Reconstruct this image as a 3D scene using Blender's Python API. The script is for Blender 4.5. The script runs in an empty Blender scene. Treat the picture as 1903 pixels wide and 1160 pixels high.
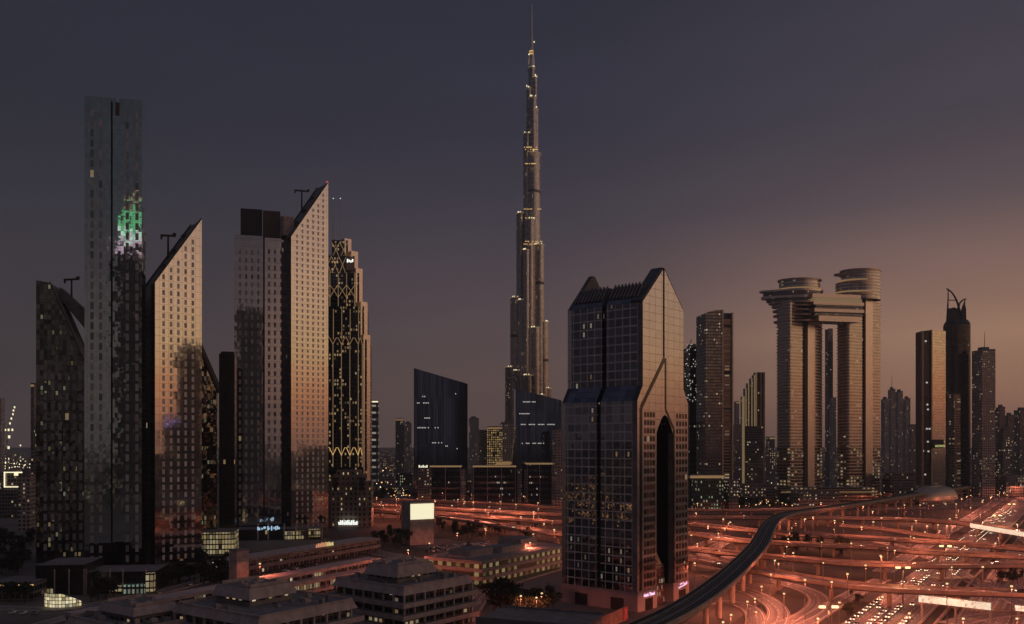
import bpy, bmesh, math, random
from mathutils import Vector, noise as mnoise
rad = math.radians
R = random.Random(11)
SC = bpy.context.scene
COL = SC.collection
# picture geometry: focal length in photo pixels, principal column, horizon row, eye height in metres
F, CX, HY, H = 1650.0, 951.5, 825.0, 75.0
SUN_AZ = 98.0            # degrees clockwise from the viewing direction (+Y)

# ------------------------------------------------------------------ camera
cam_d = bpy.data.cameras.new('camera')
cam_d.sensor_width = 36.0
cam_d.lens = F / 1903.0 * 36.0
cam_d.shift_y = 245.0 / 1903.0
cam_d.clip_start = 1.0
cam_d.clip_end = 40000.0
cam = bpy.data.objects.new('camera', cam_d)
COL.objects.link(cam)
cam.location = (0, 0, H)
cam.rotation_euler = (rad(90), 0, 0)
SC.camera = cam
SC.view_settings.view_transform = 'Standard'
SC.view_settings.look = 'None'
SC.view_settings.exposure = 0.0
SC.view_settings.gamma = 1.0
SC.render.engine = 'CYCLES'
SC.cycles.max_bounces = 6
SC.cycles.diffuse_bounces = 2
SC.cycles.glossy_bounces = 4
SC.cycles.sample_clamp_indirect = 2.0
SC.cycles.use_denoising = True


def lin(r, g, b):
    def f(c):
        c /= 255.0
        return c / 12.92 if c <= 0.04045 else ((c + 0.055) / 1.055) ** 2.4
    return (f(r), f(g), f(b), 1.0)


# ------------------------------------------------------------------ node helpers
class NT:
    def __init__(s, tree):
        s.t = tree
        s.n = tree.nodes
        s.n.clear()

    def new(s, kind, **kw):
        n = s.n.new(kind)
        for k, v in kw.items():
            setattr(n, k, v)
        return n

    def set(s, sock, v):
        if hasattr(v, 'is_output') or isinstance(v, bpy.types.NodeSocket):
            s.t.links.new(v, sock)
        else:
            sock.default_value = v

    def math(s, op, a, b=0.0, c=None, clamp=False):
        n = s.new('ShaderNodeMath', operation=op)
        n.use_clamp = clamp
        s.set(n.inputs[0], a)
        s.set(n.inputs[1], b)
        if c is not None:
            s.set(n.inputs[2], c)
        return n.outputs[0]

    def vmath(s, op, a, b=None):
        n = s.new('ShaderNodeVectorMath', operation=op)
        s.set(n.inputs[0], a)
        if b is not None:
            s.set(n.inputs[1], b)
        return n.outputs[1] if op in ('DOT_PRODUCT', 'LENGTH') else n.outputs[0]

    def mix(s, f, a, b):
        n = s.new('ShaderNodeMix', data_type='RGBA')
        s.set(n.inputs[0], f)
        s.set(n.inputs[6], a)
        s.set(n.inputs[7], b)
        return n.outputs[2]

    def fmix(s, f, a, b):
        n = s.new('ShaderNodeMix', data_type='FLOAT')
        s.set(n.inputs[0], f)
        s.set(n.inputs[2], a)
        s.set(n.inputs[3], b)
        return n.outputs[0]

    def sep(s, v):
        n = s.new('ShaderNodeSeparateXYZ')
        s.set(n.inputs[0], v)
        return n.outputs

    def comb(s, x=0.0, y=0.0, z=0.0):
        n = s.new('ShaderNodeCombineXYZ')
        for i, v in enumerate((x, y, z)):
            s.set(n.inputs[i], v)
        return n.outputs[0]

    def ramp(s, f, stops):
        n = s.new('ShaderNodeValToRGB')
        n.color_ramp.interpolation = 'EASE' if len(stops) < 3 else 'B_SPLINE' if False else 'LINEAR'
        el = n.color_ramp.elements
        while len(el) < len(stops):
            el.new(0.5)
        for e, (p, c) in zip(el, stops):
            e.position = p
            e.color = c
        s.set(n.inputs[0], f)
        return n.outputs[0]

    def maprange(s, v, a, b, c=0.0, d=1.0, smooth=True):
        n = s.new('ShaderNodeMapRange')
        n.interpolation_type = 'SMOOTHSTEP' if smooth else 'LINEAR'
        s.set(n.inputs[0], v)
        n.inputs[1].default_value = a
        n.inputs[2].default_value = b
        n.inputs[3].default_value = c
        n.inputs[4].default_value = d
        return n.outputs[0]


# ------------------------------------------------------------------ dusk sky
world = bpy.data.worlds.new('World')
SC.world = world
world.use_nodes = True
w = NT(world.node_tree)
tc = w.new('ShaderNodeTexCoord')
dx, dy, dz = w.sep(tc.outputs['Generated'])[0:3]
flat = w.vmath('NORMALIZE', w.comb(dx, dy, 0.0))
sdir = (math.sin(rad(SUN_AZ)), math.cos(rad(SUN_AZ)), 0.0)
dot = w.vmath('DOT_PRODUCT', flat, sdir)
elev = w.math('DIVIDE', w.math('DEGREES', w.math('ARCSINE', dz)), 50.0, clamp=True)


def er(*st):
    return w.ramp(elev, [(e / 50.0, lin(*c)) for e, c in st])


dark = er((0, (66, 59, 60)), (3, (67, 60, 62)), (8, (60, 56, 62)), (14, (45, 46, 55)), (22, (35, 40, 49)), (30, (44, 48, 60)), (45, (72, 74, 90)))
left = er((0, (72, 62, 62)), (3, (69, 61, 62)), (8, (62, 57, 62)), (14, (47, 47, 56)), (22, (36, 39, 50)), (28, (36, 39, 50)), (45, (72, 74, 90)))
mid = er((0, (92, 75, 71)), (4, (92, 76, 73)), (9, (79, 68, 73)), (14, (60, 56, 66)), (20, (45, 46, 59)), (27, (37, 40, 53)), (45, (72, 74, 90)))
warm = er((0, (114, 84, 74)), (3, (150, 110, 89)), (6.5, (172, 132, 107)), (10, (138, 107, 97)), (14, (90, 77, 81)), (19, (64, 60, 70)), (27, (53, 52, 64)), (45, (74, 76, 90)))
glow = er((0, (110, 66, 54)), (1.5, (150, 88, 64)), (3.5, (192, 128, 85)), (6, (210, 174, 128)), (9, (198, 164, 134)), (13, (172, 145, 131)), (20, (128, 113, 112)), (32, (84, 82, 92)), (48, (74, 76, 90)))
fy = w.sep(flat)[1]
c = w.mix(w.maprange(dot, -0.98, -0.60), dark, left)
c = w.mix(w.maprange(dot, -0.62, -0.12), c, mid)
c = w.mix(w.maprange(dot, -0.16, 0.42), c, warm)
c = w.mix(w.maprange(dot, 0.44, 0.90), c, glow)
back = w.math('MULTIPLY', w.maprange(fy, -0.88, -0.985), 0.92)
c = w.mix(back, c, dark)
sn = w.new('ShaderNodeTexNoise')
sn.inputs['Scale'].default_value = 2.2
sn.inputs['Detail'].default_value = 5
w.set(sn.inputs['Vector'], w.comb(dx, dy, w.math('MULTIPLY', dz, 5.0)))
veil = w.new('ShaderNodeVectorMath', operation='SCALE')
w.set(veil.inputs[0], c)
w.set(veil.inputs['Scale'], w.maprange(sn.outputs[0], 0.3, 0.7, 0.93, 1.07))
c = veil.outputs[0]
nish = w.new('ShaderNodeTexSky', sky_type='NISHITA')
nish.sun_disc = False
nish.sun_elevation = rad(0.5)
nish.sun_rotation = rad(SUN_AZ)
nish.dust_density = 3.0
b1 = w.new('ShaderNodeBackground')
w.set(b1.inputs[0], c)
b1.inputs[1].default_value = 1.2
b2 = w.new('ShaderNodeBackground')
w.set(b2.inputs[0], nish.outputs[0])
b2.inputs[1].default_value = 0.003
ad = w.new('ShaderNodeAddShader')
w.t.links.new(b1.outputs[0], ad.inputs[0])
w.t.links.new(b2.outputs[0], ad.inputs[1])
wo = w.new('ShaderNodeOutputWorld')
w.t.links.new(ad.outputs[0], wo.inputs[0])

# last warm light of the set sun
sun_d = bpy.data.lights.new('sun', 'SUN')
sun_d.energy = 0.14
sun_d.angle = rad(60)
sun_d.color = (1.0, 0.66, 0.42)
sun = bpy.data.objects.new('sun', sun_d)
COL.objects.link(sun)
sv = Vector((math.sin(rad(SUN_AZ)), math.cos(rad(SUN_AZ)), math.tan(rad(7.0))))
sun.rotation_euler = sv.to_track_quat('Z', 'Y').to_euler()


# ------------------------------------------------------------------ picture <-> place
def P(px, py, z=0.0):
    d = (H - z) * F / (py - HY)
    return Vector(((px - CX) / F * d, d, z))


def Q(px, D, z=0.0):
    return Vector(((px - CX) / F * D, D, z))


def Z(py, D):
    return H + (HY - py) / F * D


def hit(p, t, px):
    k = (px - CX) / F
    return (k * p[1] - p[0]) / (t[0] - k * t[1])


def dirv(a):
    return Vector((math.cos(rad(a)), math.sin(rad(a)), 0.0))


def front(t):
    return Vector((t[1], -t[0], 0.0))


# ------------------------------------------------------------------ mesh builder
class MB:
    def __init__(s):
        s.v, s.f, s.uv, s.m = [], [], [], []

    def face(s, pts, m=0, uv=None):
        pts = [Vector(p) for p in pts]
        i = len(s.v)
        s.v += pts
        s.f.append(tuple(range(i, i + len(pts))))
        if uv is None:
            nr = Vector((0, 0, 0))
            for a, b in zip(pts, pts[1:] + pts[:1]):
                nr += a.cross(b)
            if nr.length < 1e-9:
                nr = Vector((0, 0, 1))
            nr.normalize()
            if abs(nr.z) > 0.95:
                uv = [(p.x, p.y) for p in pts]
            else:
                t = Vector((-nr.y, nr.x, 0)).normalized()
                b = nr.cross(t)
                us = [p.dot(t) for p in pts]
                u0 = min(us)
                if abs(nr.z) < 0.05:
                    uv = [(u - u0, p.z) for u, p in zip(us, pts)]
                else:
                    uv = [(u - u0, p.dot(b)) for u, p in zip(us, pts)]
        s.uv += uv
        s.m.append(m)

    def prism(s, foot, z0, z1, m=0, mt=1, bottom=False, smooth_u=True):
        n = len(foot)
        zt = z1 if isinstance(z1, (list, tuple)) else [z1] * n
        zb = z0 if isinstance(z0, (list, tuple)) else [z0] * n
        u = 0.0
        for i in range(n):
            j = (i + 1) % n
            a, b = foot[i], foot[j]
            L = math.hypot(b[0] - a[0], b[1] - a[1])
            s.face([(a[0], a[1], zb[i]), (b[0], b[1], zb[j]), (b[0], b[1], zt[j]), (a[0], a[1], zt[i])], m,
                   [(u, zb[i]), (u + L, zb[j]), (u + L, zt[j]), (u, zt[i])])
            u += L
        s.face([(p[0], p[1], z) for p, z in zip(foot, zt)], mt)
        if bottom:
            s.face([(p[0], p[1], z) for p, z in zip(foot, zb)][::-1], mt)

    def rect(s, p, t, w, d, z0, z1, m=0, mt=1, bottom=False):
        """box whose front edge starts at p and runs w along t, d deep away from the front"""
        t = Vector((t[0], t[1], 0)).normalized()
        b = -front(t)
        p = Vector((p[0], p[1], 0))
        s.prism([p, p + t * w, p + t * w + b * d, p + b * d], z0, z1, m, mt, bottom)

    def extrude(s, p, t, poly, depth, m=0, ms=None, mb=None, back=True):
        """upright polygon (s, z) in the plane through p along t, pushed back by depth"""
        ms = m if ms is None else ms
        mb = ms if mb is None else mb
        t = Vector((t[0], t[1], 0)).normalized()
        b = -front(t)
        p = Vector((p[0], p[1], 0))
        A = [p + t * q[0] + Vector((0, 0, q[1])) for q in poly]
        B = [a + b * depth for a in A]
        s.face(A, m, [(q[0], q[1]) for q in poly])
        if back:
            s.face(B[::-1], mb, [(q[0], q[1]) for q in poly][::-1])
        n = len(poly)
        for i in range(n):
            j = (i + 1) % n
            vert = abs(poly[i][0] - poly[j][0]) < 1e-4
            s.face([A[j], A[i], B[i], B[j]], ms if vert else mb,
                   [(0, poly[j][1]), (0, poly[i][1]), (depth, poly[i][1]), (depth, poly[j][1])] if vert else None)

    def tube(s, pts, r, seg=6, m=0, caps=True):
        pts = [Vector(p) for p in pts]
        rr = r if isinstance(r, (list, tuple)) else [r] * len(pts)
        rings = []
        for i, p in enumerate(pts):
            d = (pts[min(i + 1, len(pts) - 1)] - pts[max(i - 1, 0)]).normalized()
            up = Vector((0, 0, 1)) if abs(d.z) < 0.9 else Vector((1, 0, 0))
            a = d.cross(up).normalized()
            b = d.cross(a)
            rings.append([p + (a * math.cos(2 * math.pi * k / seg) + b * math.sin(2 * math.pi * k / seg)) * rr[i] for k in range(seg)])
        for i in range(len(pts) - 1):
            for k in range(seg):
                l = (k + 1) % seg
                s.face([rings[i][l], rings[i][k], rings[i + 1][k], rings[i + 1][l]], m)
        if caps:
            s.face(rings[0], m)
            s.face(rings[-1][::-1], m)

    def loft(s, rings, m=0, mt=1, cap=True):
        n = len(rings[0])
        for a, b in zip(rings, rings[1:]):
            u = 0.0
            for k in range(n):
                l = (k + 1) % n
                L = (Vector(a[l]) - Vector(a[k])).length
                s.face([a[k], a[l], b[l], b[k]], m, [(u, a[k][2]), (u + L, a[l][2]), (u + L, b[l][2]), (u, b[k][2])])
                u += L
        if cap:
            s.face(rings[-1], mt)
            s.face(rings[0][::-1], mt)

    def build(s, name, mats, parent=None, loc=None, smooth=False, uvoff=None):
        if not isinstance(mats, (list, tuple)):
            mats = [mats]
        if parent is not None:
            loc = parent['_base']
        elif loc is None:
            xs = [p.x for p in s.v]
            ys = [p.y for p in s.v]
            loc = ((min(xs) + max(xs)) / 2, (min(ys) + max(ys)) / 2, min(p.z for p in s.v))
        loc = Vector(loc)
        me = bpy.data.meshes.new(name)
        me.from_pydata([tuple(p - loc) for p in s.v], [], s.f)
        uvl = me.uv_layers.new(name='UVMap')
        ou, ov = uvoff or (0, 0)
        flatuv = []
        for u, v in s.uv:
            flatuv += [u + ou, v + ov]
        uvl.data.foreach_set('uv', flatuv)
        for m in mats:
            me.materials.append(m)
        nm = len(mats) - 1
        me.polygons.foreach_set('material_index', [min(i, nm) for i in s.m])
        if smooth:
            bm = bmesh.new()
            bm.from_mesh(me)
            bmesh.ops.remove_doubles(bm, verts=bm.verts, dist=0.001)
            bm.to_mesh(me)
            bm.free()
            me.polygons.foreach_set('use_smooth', [True] * len(me.polygons))
            me.set_sharp_from_angle(angle=rad(35))
        me.update()
        o = bpy.data.objects.new(name, me)
        COL.objects.link(o)
        if parent is not None:
            o.parent = parent
        else:
            o.location = loc
        return o


def thing(name, label, cat, loc=(0, 0, 0), group=None):
    o = bpy.data.objects.new(name, None)
    COL.objects.link(o)
    o.empty_display_size = 2
    o.location = loc
    o['label'] = label
    o['category'] = cat
    o['_base'] = [float(x) for x in loc]
    if group:
        o['group'] = group
    return o


def tag(o, label, cat, group=None):
    o['label'] = label
    o['category'] = cat
    if group:
        o['group'] = group
    return o


def kind(o, k):
    o['kind'] = k
    return o


def subbase(o, parent):
    o['_base'] = parent['_base']
    return o


def ellipse(cx, cy, rx, ry, n=40, ang=0.0):
    out = []
    ca, sa = math.cos(rad(ang)), math.sin(rad(ang))
    for k in range(n):
        a = 2 * math.pi * k / n
        x, y = rx * math.cos(a), ry * math.sin(a)
        out.append((cx + x * ca - y * sa, cy + x * sa + y * ca))
    return out


def spline(pts, step=10.0):
    """Catmull-Rom through 3-D points, resampled"""
    pts = [Vector(p) for p in pts]
    ext = [pts[0] * 2 - pts[1]] + pts + [pts[-1] * 2 - pts[-2]]
    out = []
    for i in range(1, len(ext) - 2):
        a, b, c2, d = ext[i - 1:i + 3]
        n = max(2, int((c2 - b).length / step))
        for k in range(n):
            u = k / n
            out.append(0.5 * ((2 * b) + (c2 - a) * u + (2 * a - 5 * b + 4 * c2 - d) * u * u + (3 * b - a - 3 * c2 + d) * u ** 3))
    out.append(pts[-1])
    return out


# ------------------------------------------------------------------ materials
def setin(bs, name, v, nt):
    nt.set(bs.inputs[name], v)


def mat(name, col, rough=0.6, metal=0.0, emit=None, es=0.0, var=0.25, vs=0.15, sample=True, spec=0.5, bump=0.0):
    m = bpy.data.materials.new(name)
    m.use_nodes = True
    t = NT(m.node_tree)
    bs = t.new('ShaderNodeBsdfPrincipled')
    out = t.new('ShaderNodeOutputMaterial')
    t.t.links.new(bs.outputs[0], out.inputs[0])
    col = (*col[:3], 1.0)
    base = col
    if var:
        g = t.new('ShaderNodeNewGeometry')
        nz = t.new('ShaderNodeTexNoise')
        nz.inputs['Scale'].default_value = vs
        nz.inputs['Detail'].default_value = 6
        t.t.links.new(g.outputs['Position'], nz.inputs['Vector'])
        k = t.maprange(nz.outputs[0], 0.25, 0.75, 1 - var, 1 + var, smooth=False)
        cc = t.new('ShaderNodeVectorMath', operation='SCALE')
        cc.inputs[0].default_value = col[:3]
        t.set(cc.inputs['Scale'], k)
        base = cc.outputs[0]
        if bump:
            bp = t.new('ShaderNodeBump')
            bp.inputs['Strength'].default_value = bump
            t.t.links.new(nz.outputs[0], bp.inputs['Height'])
            t.t.links.new(bp.outputs[0], bs.inputs['Normal'])
    setin(bs, 'Base Color', base, t)
    setin(bs, 'Roughness', rough, t)
    setin(bs, 'Metallic', metal, t)
    setin(bs, 'Specular IOR Level', spec, t)
    if emit:
        setin(bs, 'Emission Color', (*emit[:3], 1.0), t)
        setin(bs, 'Emission Strength', es, t)
        if not sample:
            m.cycles.emission_sampling = 'NONE'
    return m


def facade(name, bay=3.0, flr=3.6, ww=0.8, wh=0.7, frame=(0.1, 0.1, 0.1), fm=0.0, fr=0.5, glass=(0.1, 0.1, 0.12), gm=0.9, gr=0.06,
           lit=0.06, lcol=((1.0, 0.62, 0.28), (1.0, 0.86, 0.62)), ls=0.6, jit=0.0, gvar=0.35, pane=(1, 1), clus=0.9, lw=0.62):
    """curtain wall laid out on the wall's own UVs in metres: bays by floors, a share of them lit"""
    m = bpy.data.materials.new(name)
    m.use_nodes = True
    m.cycles.emission_sampling = 'NONE'
    t = NT(m.node_tree)
    bs = t.new('ShaderNodeBsdfPrincipled')
    out = t.new('ShaderNodeOutputMaterial')
    t.t.links.new(bs.outputs[0], out.inputs[0])
    uv = t.new('ShaderNodeUVMap')
    uv.uv_map = 'UVMap'
    u, v = t.sep(uv.outputs[0])[0:2]
    cu = t.math('DIVIDE', u, bay)
    cv = t.math('DIVIDE', v, flr)
    iu, iv = t.math('FLOOR', cu), t.math('FLOOR', cv)
    au = t.math('ABSOLUTE', t.math('SUBTRACT', t.math('FRACT', cu), 0.5))
    av = t.math('ABSOLUTE', t.math('SUBTRACT', t.math('FRACT', cv), 0.5))
    win = t.math('MULTIPLY', t.math('LESS_THAN', au, ww / 2), t.math('LESS_THAN', av, wh / 2))
    oi = t.new('ShaderNodeObjectInfo')
    cell = t.comb(iu, iv, t.math('MULTIPLY', oi.outputs['Random'], 97.0))
    wn = t.new('ShaderNodeTexWhiteNoise', noise_dimensions='3D')
    t.set(wn.inputs['Vector'], cell)
    rr = t.sep(wn.outputs['Color'])
    nz = t.new('ShaderNodeTexNoise')
    nz.inputs['Scale'].default_value = 0.23
    nz.inputs['Detail'].default_value = 2
    t.set(nz.inputs['Vector'], cell)
    thr = t.math('MULTIPLY', t.maprange(nz.outputs[0], 0.62 - 0.42 * (1 - clus * 0.5), 0.72, 0.0, 2.2), lit)
    lwin = t.math('MULTIPLY', t.math('LESS_THAN', au, ww * lw / 2), t.math('LESS_THAN', av, wh * (lw + 1) / 4))
    on = t.math('MULTIPLY', lwin, t.math('LESS_THAN', wn.outputs['Value'], thr))
    gl = t.new('ShaderNodeVectorMath', operation='SCALE')
    gl.inputs[0].default_value = glass[:3]
    t.set(gl.inputs['Scale'], t.maprange(rr[0], 0, 1, 1 - gvar, 1 + gvar, smooth=False))
    fz = t.new('ShaderNodeTexNoise')
    fz.inputs['Scale'].default_value = 0.12
    fz.inputs['Detail'].default_value = 5
    t.set(fz.inputs['Vector'], uv.outputs[0])
    fc = t.new('ShaderNodeVectorMath', operation='SCALE')
    fc.inputs[0].default_value = frame[:3]
    t.set(fc.inputs['Scale'], t.maprange(fz.outputs[0], 0.3, 0.7, 0.8, 1.2, smooth=False))
    setin(bs, 'Base Color', t.mix(win, fc.outputs[0], gl.outputs[0]), t)
    setin(bs, 'Metallic', t.fmix(win, fm, gm), t)
    setin(bs, 'Roughness', t.fmix(win, fr, gr), t)
    setin(bs, 'Emission Color', t.mix(rr[1], (*lcol[0], 1.0), (*lcol[1], 1.0)), t)
    setin(bs, 'Emission Strength', t.math('MULTIPLY', on, t.maprange(rr[2], 0, 1, 0.15 * ls, ls, smooth=False)), t)
    if jit:
        jc = t.comb(t.math('FLOOR', t.math('DIVIDE', u, bay / pane[0])), t.math('FLOOR', t.math('DIVIDE', v, flr / pane[1])), 0.0)
        w2 = t.new('ShaderNodeTexWhiteNoise', noise_dimensions='3D')
        t.set(w2.inputs['Vector'], jc)
        off = t.vmath('SUBTRACT', w2.outputs['Color'], (0.5, 0.5, 0.5))
        # each pane also bulges a little
        wv = t.new('ShaderNodeTexNoise')
        wv.inputs['Scale'].default_value = 0.6
        t.set(wv.inputs['Vector'], uv.outputs[0])
        off2 = t.vmath('SUBTRACT', wv.outputs['Color'], (0.5, 0.5, 0.5))
        sc = t.new('ShaderNodeVectorMath', operation='SCALE')
        hs = t.new('ShaderNodeVectorMath', operation='SCALE')
        t.set(hs.inputs[0], off)
        hs.inputs['Scale'].default_value = 0.55
        t.set(sc.inputs[0], t.vmath('ADD', hs.outputs[0], off2))
        sc.inputs['Scale'].default_value = jit
        g = t.new('ShaderNodeNewGeometry')
        nn = t.vmath('NORMALIZE', t.vmath('ADD', g.outputs['Normal'], sc.outputs[0]))
        t.set(bs.inputs['Normal'], nn)
    return m


def glow_mat(name, col, es, sample=False):
    return mat(name, (0.4, 0.4, 0.4), 0.5, emit=col, es=es, var=0, sample=sample)


M = {}
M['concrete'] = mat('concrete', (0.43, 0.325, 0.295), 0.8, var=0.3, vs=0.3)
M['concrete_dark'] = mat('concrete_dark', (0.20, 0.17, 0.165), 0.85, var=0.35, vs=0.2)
M['deck_concrete'] = mat('deck_concrete', (0.34, 0.28, 0.24), 0.8, var=0.3, vs=0.2)
M['asphalt'] = mat('asphalt', (0.085, 0.075, 0.072), 0.75, var=0.4, vs=0.12)
M['ballast'] = mat('ballast', (0.030, 0.029, 0.030), 0.9, var=0.4, vs=0.4)
M['black'] = mat('black_metal', (0.018, 0.017, 0.018), 0.45, var=0.2)
M['roof_dark'] = mat('roof_dark', (0.16, 0.14, 0.135), 0.85, var=0.4, vs=0.2)
M['bronze_dark'] = mat('bronze_dark', (0.16, 0.105, 0.085), 0.4, 0.6, var=0.15, vs=0.3)
M['pale_bronze'] = mat('pale_bronze', (0.62, 0.45, 0.37), 0.5, 0.25, var=0.15, vs=0.3)
M['rose_metal'] = mat('rose_metal', (0.74, 0.60, 0.52), 0.24, 0.9, var=0.08, vs=0.3)
M['steel'] = mat('steel', (0.35, 0.34, 0.33), 0.4, 0.8, var=0.1)
M['bronze'] = mat('bronze_panel', (0.50, 0.36, 0.28), 0.32, 0.75, var=0.15, vs=0.3)
M['white_line'] = mat('white_line', (0.75, 0.74, 0.70), 0.6, var=0.2, vs=1.0)
M['tree_bark'] = mat('tree_bark', (0.06, 0.045, 0.03), 0.9, var=0.3)
M['gold_light'] = glow_mat('gold_light', (1.0, 0.60, 0.20), 0.75)
M['gold_dim'] = glow_mat('gold_dim', (1.0, 0.58, 0.22), 0.22)
M['gold_line'] = glow_mat('gold_line', (1.0, 0.66, 0.28), 0.16)
M['warm_white'] = glow_mat('warm_white', (1.0, 0.86, 0.55), 1.2)
M['warm_bright'] = glow_mat('warm_bright', (1.0, 0.80, 0.42), 5.0)
M['white_dim'] = glow_mat('white_dim', (1.0, 0.95, 0.85), 0.5)
M['white_light'] = glow_mat('white_light', (0.95, 1.0, 0.92), 1.3)
M['cool_light'] = glow_mat('cool_light', (0.5, 0.75, 1.0), 0.7)
M['red_light'] = glow_mat('red_light', (1.0, 0.12, 0.08), 0.7)
M['purple_light'] = glow_mat('purple_light', (0.85, 0.45, 1.0), 1.1)
M['screen'] = mat('screen_light', (0.4, 0.4, 0.4), 0.4, emit=(1.0, 0.93, 0.68), es=1.0, var=0)
# ------------------------------------------------------------------ facade materials of the towers
def wmat(name, base, lit=None, es=0.0, rough=0.42, metal=0.55):
    return mat(name, base, rough, metal, emit=lit, es=es, var=0.12, vs=0.5, sample=False)


WIN_GREY = wmat('window_grey', (0.50, 0.47, 0.46))
WIN_PALE = wmat('window_pale', (0.66, 0.62, 0.60), rough=0.5)
WIN_DIM = wmat('window_dim', (0.28, 0.26, 0.26), rough=0.35)
WIN_LIT = wmat('window_lit', (0.4, 0.4, 0.4), (1.0, 0.72, 0.38), 0.15)
WIN_DARK = wmat('window_dark', (0.055, 0.045, 0.042), rough=0.12, metal=0.6)
WIN_RED = wmat('window_reddish', (0.16, 0.075, 0.055), rough=0.25, metal=0.5)
HOTEL_WINS2 = [(wmat('window_blind', (0.34, 0.32, 0.32), rough=0.55, metal=0.1), 60), (wmat('window_blind_pale', (0.46, 0.43, 0.43), rough=0.6, metal=0.05), 24), (wmat('window_blind_dim', (0.20, 0.19, 0.19), rough=0.4, metal=0.2), 15), (WIN_LIT, 0.2)]
HOTEL_WINS = [(WIN_GREY, 60), (WIN_PALE, 24), (WIN_DIM, 14), (WIN_LIT, 0.3)]


def window_set(parent, p, t, cells, w, h, mats, out=0.07, most=100):
    """windows at (s, z) on the plane through p along t: the nearest ones as parts, the rest as one field"""
    t = Vector((t[0], t[1], 0)).normalized()
    n = front(t)
    p = Vector((p[0], p[1], 0))
    base = Vector(parent['_base'])
    cam_p = Vector((0, 0, H))
    pts = sorted(((p + t * s + Vector((0, 0, z))) for s, z in cells), key=lambda q: (q - cam_p).length)
    kinds = [m for m, k in mats]
    wts = [k for m, k in mats]
    protos = {}
    field = None
    for i, q in enumerate(pts):
        m = R.choices(kinds, wts)[0]
        if i < most:
            if m.name not in protos:
                b = MB()
                b.rect(-t * (w / 2) + n * out, t, w, out + 0.25, -h / 2, h / 2, 0, 0, True)
                o = b.build('window', m, None, loc=(0, 0, 0))
                protos[m.name] = o
            else:
                o = protos[m.name].copy()
                COL.objects.link(o)
            o.parent = parent
            o.location = q - base
        else:
            if field is None:
                field = MB()
            field.rect(q - t * (w / 2) + n * out, t, w, out + 0.25, q.z - h / 2, q.z + h / 2, kinds.index(m), kinds.index(m), True)
    if field:
        kind(field.build('upper_windows', kinds, parent), 'stuff')


GOLD_WALL = facade('bronze_mirror_cladding', bay=2.6, flr=4.6, ww=0.965, wh=0.975, frame=(0.16, 0.13, 0.11), fm=0.6, fr=0.3,
                   glass=(0.70, 0.63, 0.57), gm=1.0, gr=0.05, lit=0.0, jit=0.010, gvar=0.04)
TEAL_WALL = facade('dark_mirror_cladding', bay=1.6, flr=2.9, ww=0.97, wh=0.975, frame=(0.10, 0.10, 0.10), fm=0.6, fr=0.3,
                   glass=(0.66, 0.76, 0.70), gm=1.0, gr=0.04, lit=0.0, jit=0.024, gvar=0.10, ls=0.5)
SPARKLE_WALL = facade('rippled_mirror_cladding', bay=2.2, flr=3.2, ww=0.97, wh=0.97, frame=(0.05, 0.05, 0.045), fm=0.6, fr=0.3,
                      glass=(0.17, 0.165, 0.14), gm=1.0, gr=0.06, lit=0.12, jit=0.16, gvar=0.6, ls=0.16, lcol=((0.9, 0.62, 0.25), (0.75, 0.85, 0.6)))
BLACK_WALL = facade('black_cladding', bay=2.5, flr=4.0, ww=0.96, wh=0.96, frame=(0.03, 0.028, 0.028), fm=0.2, fr=0.5,
                    glass=(0.05, 0.045, 0.045), gm=0.6, gr=0.2, lit=0.01, gvar=0.3, ls=0.4)
GREY_WALL = facade('grey_mirror_cladding', bay=2.4, flr=6.2, ww=0.97, wh=0.975, frame=(0.10, 0.10, 0.10), fm=0.6, fr=0.3,
                   glass=(0.80, 0.77, 0.74), gm=1.0, gr=0.04, lit=0.0, jit=0.014, gvar=0.05, pane=(1, 2))


def roof_crane(t_, p, tdir, hpost, jib):
    """facade maintenance crane standing on a sloped roof"""
    t = thing('roof_crane', t_, 'crane', p)
    b = MB()
    b.tube([p, p + Vector((0, 0, hpost))], [0.75, 0.55], 8)
    b.build('post', M['black'], t)
    b = MB()
    q = p + Vector((0, 0, hpost))
    b.rect(q - tdir * jib * 0.5 + front(tdir) * 0.6, tdir, jib, 1.2, q.z, q.z + 1.1, bottom=True)
    b.build('jib', M['black'], t)
    b = MB()
    b.rect(q + tdir * (jib * 0.5 - 1.6) + front(tdir) * 0.8, tdir, 1.8, 1.6, q.z + 1.1, q.z + 2.2, bottom=True)
    b.rect(q - tdir * jib * 0.5 + front(tdir) * 0.5, tdir, 1.0, 1.0, q.z - 1.8, q.z, bottom=True)
    b.build('counterweight', M['black'], t)
    return t


# --- tall slab with a recessed joint
tA = dirv(13)
pA = Q(157, 505)
wA = hit(pA, tA, 263.5)
zA = Z(178, 505)
towerA = thing('hotel_tower', 'tallest mirrored slab tower of the left cluster, flat topped with a dark middle joint', 'tower', pA)
s1, s2 = hit(pA, tA, 206), hit(pA, tA, 209.5)
n1, n2 = hit(pA, tA, 214.5), hit(pA, tA, 222)
b = MB()
b.extrude(pA, tA, [(0, 0), (s1, 0), (s1, zA), (0, zA)], 24, 0, 1, 2)
b.build('wall', [TEAL_WALL, BLACK_WALL, M['roof_dark']], towerA)
b = MB()
b.extrude(pA, tA, [(s2, 0), (wA, 0), (wA, zA), (n2, zA), (n2, zA - 10), (n1, zA - 10), (n1, zA), (s2, zA)], 13, 0, 0, 2)
b.build('wall', [TEAL_WALL, BLACK_WALL, M['roof_dark']], towerA)
b = MB()
b.rect(pA + tA * (s1 - 0.01) - front(tA) * 2.2, tA, n2 - s1 + 0.5, 18, 0, zA - 1.5)
b.build('recess', M['black'], towerA)
b = MB()
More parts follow.
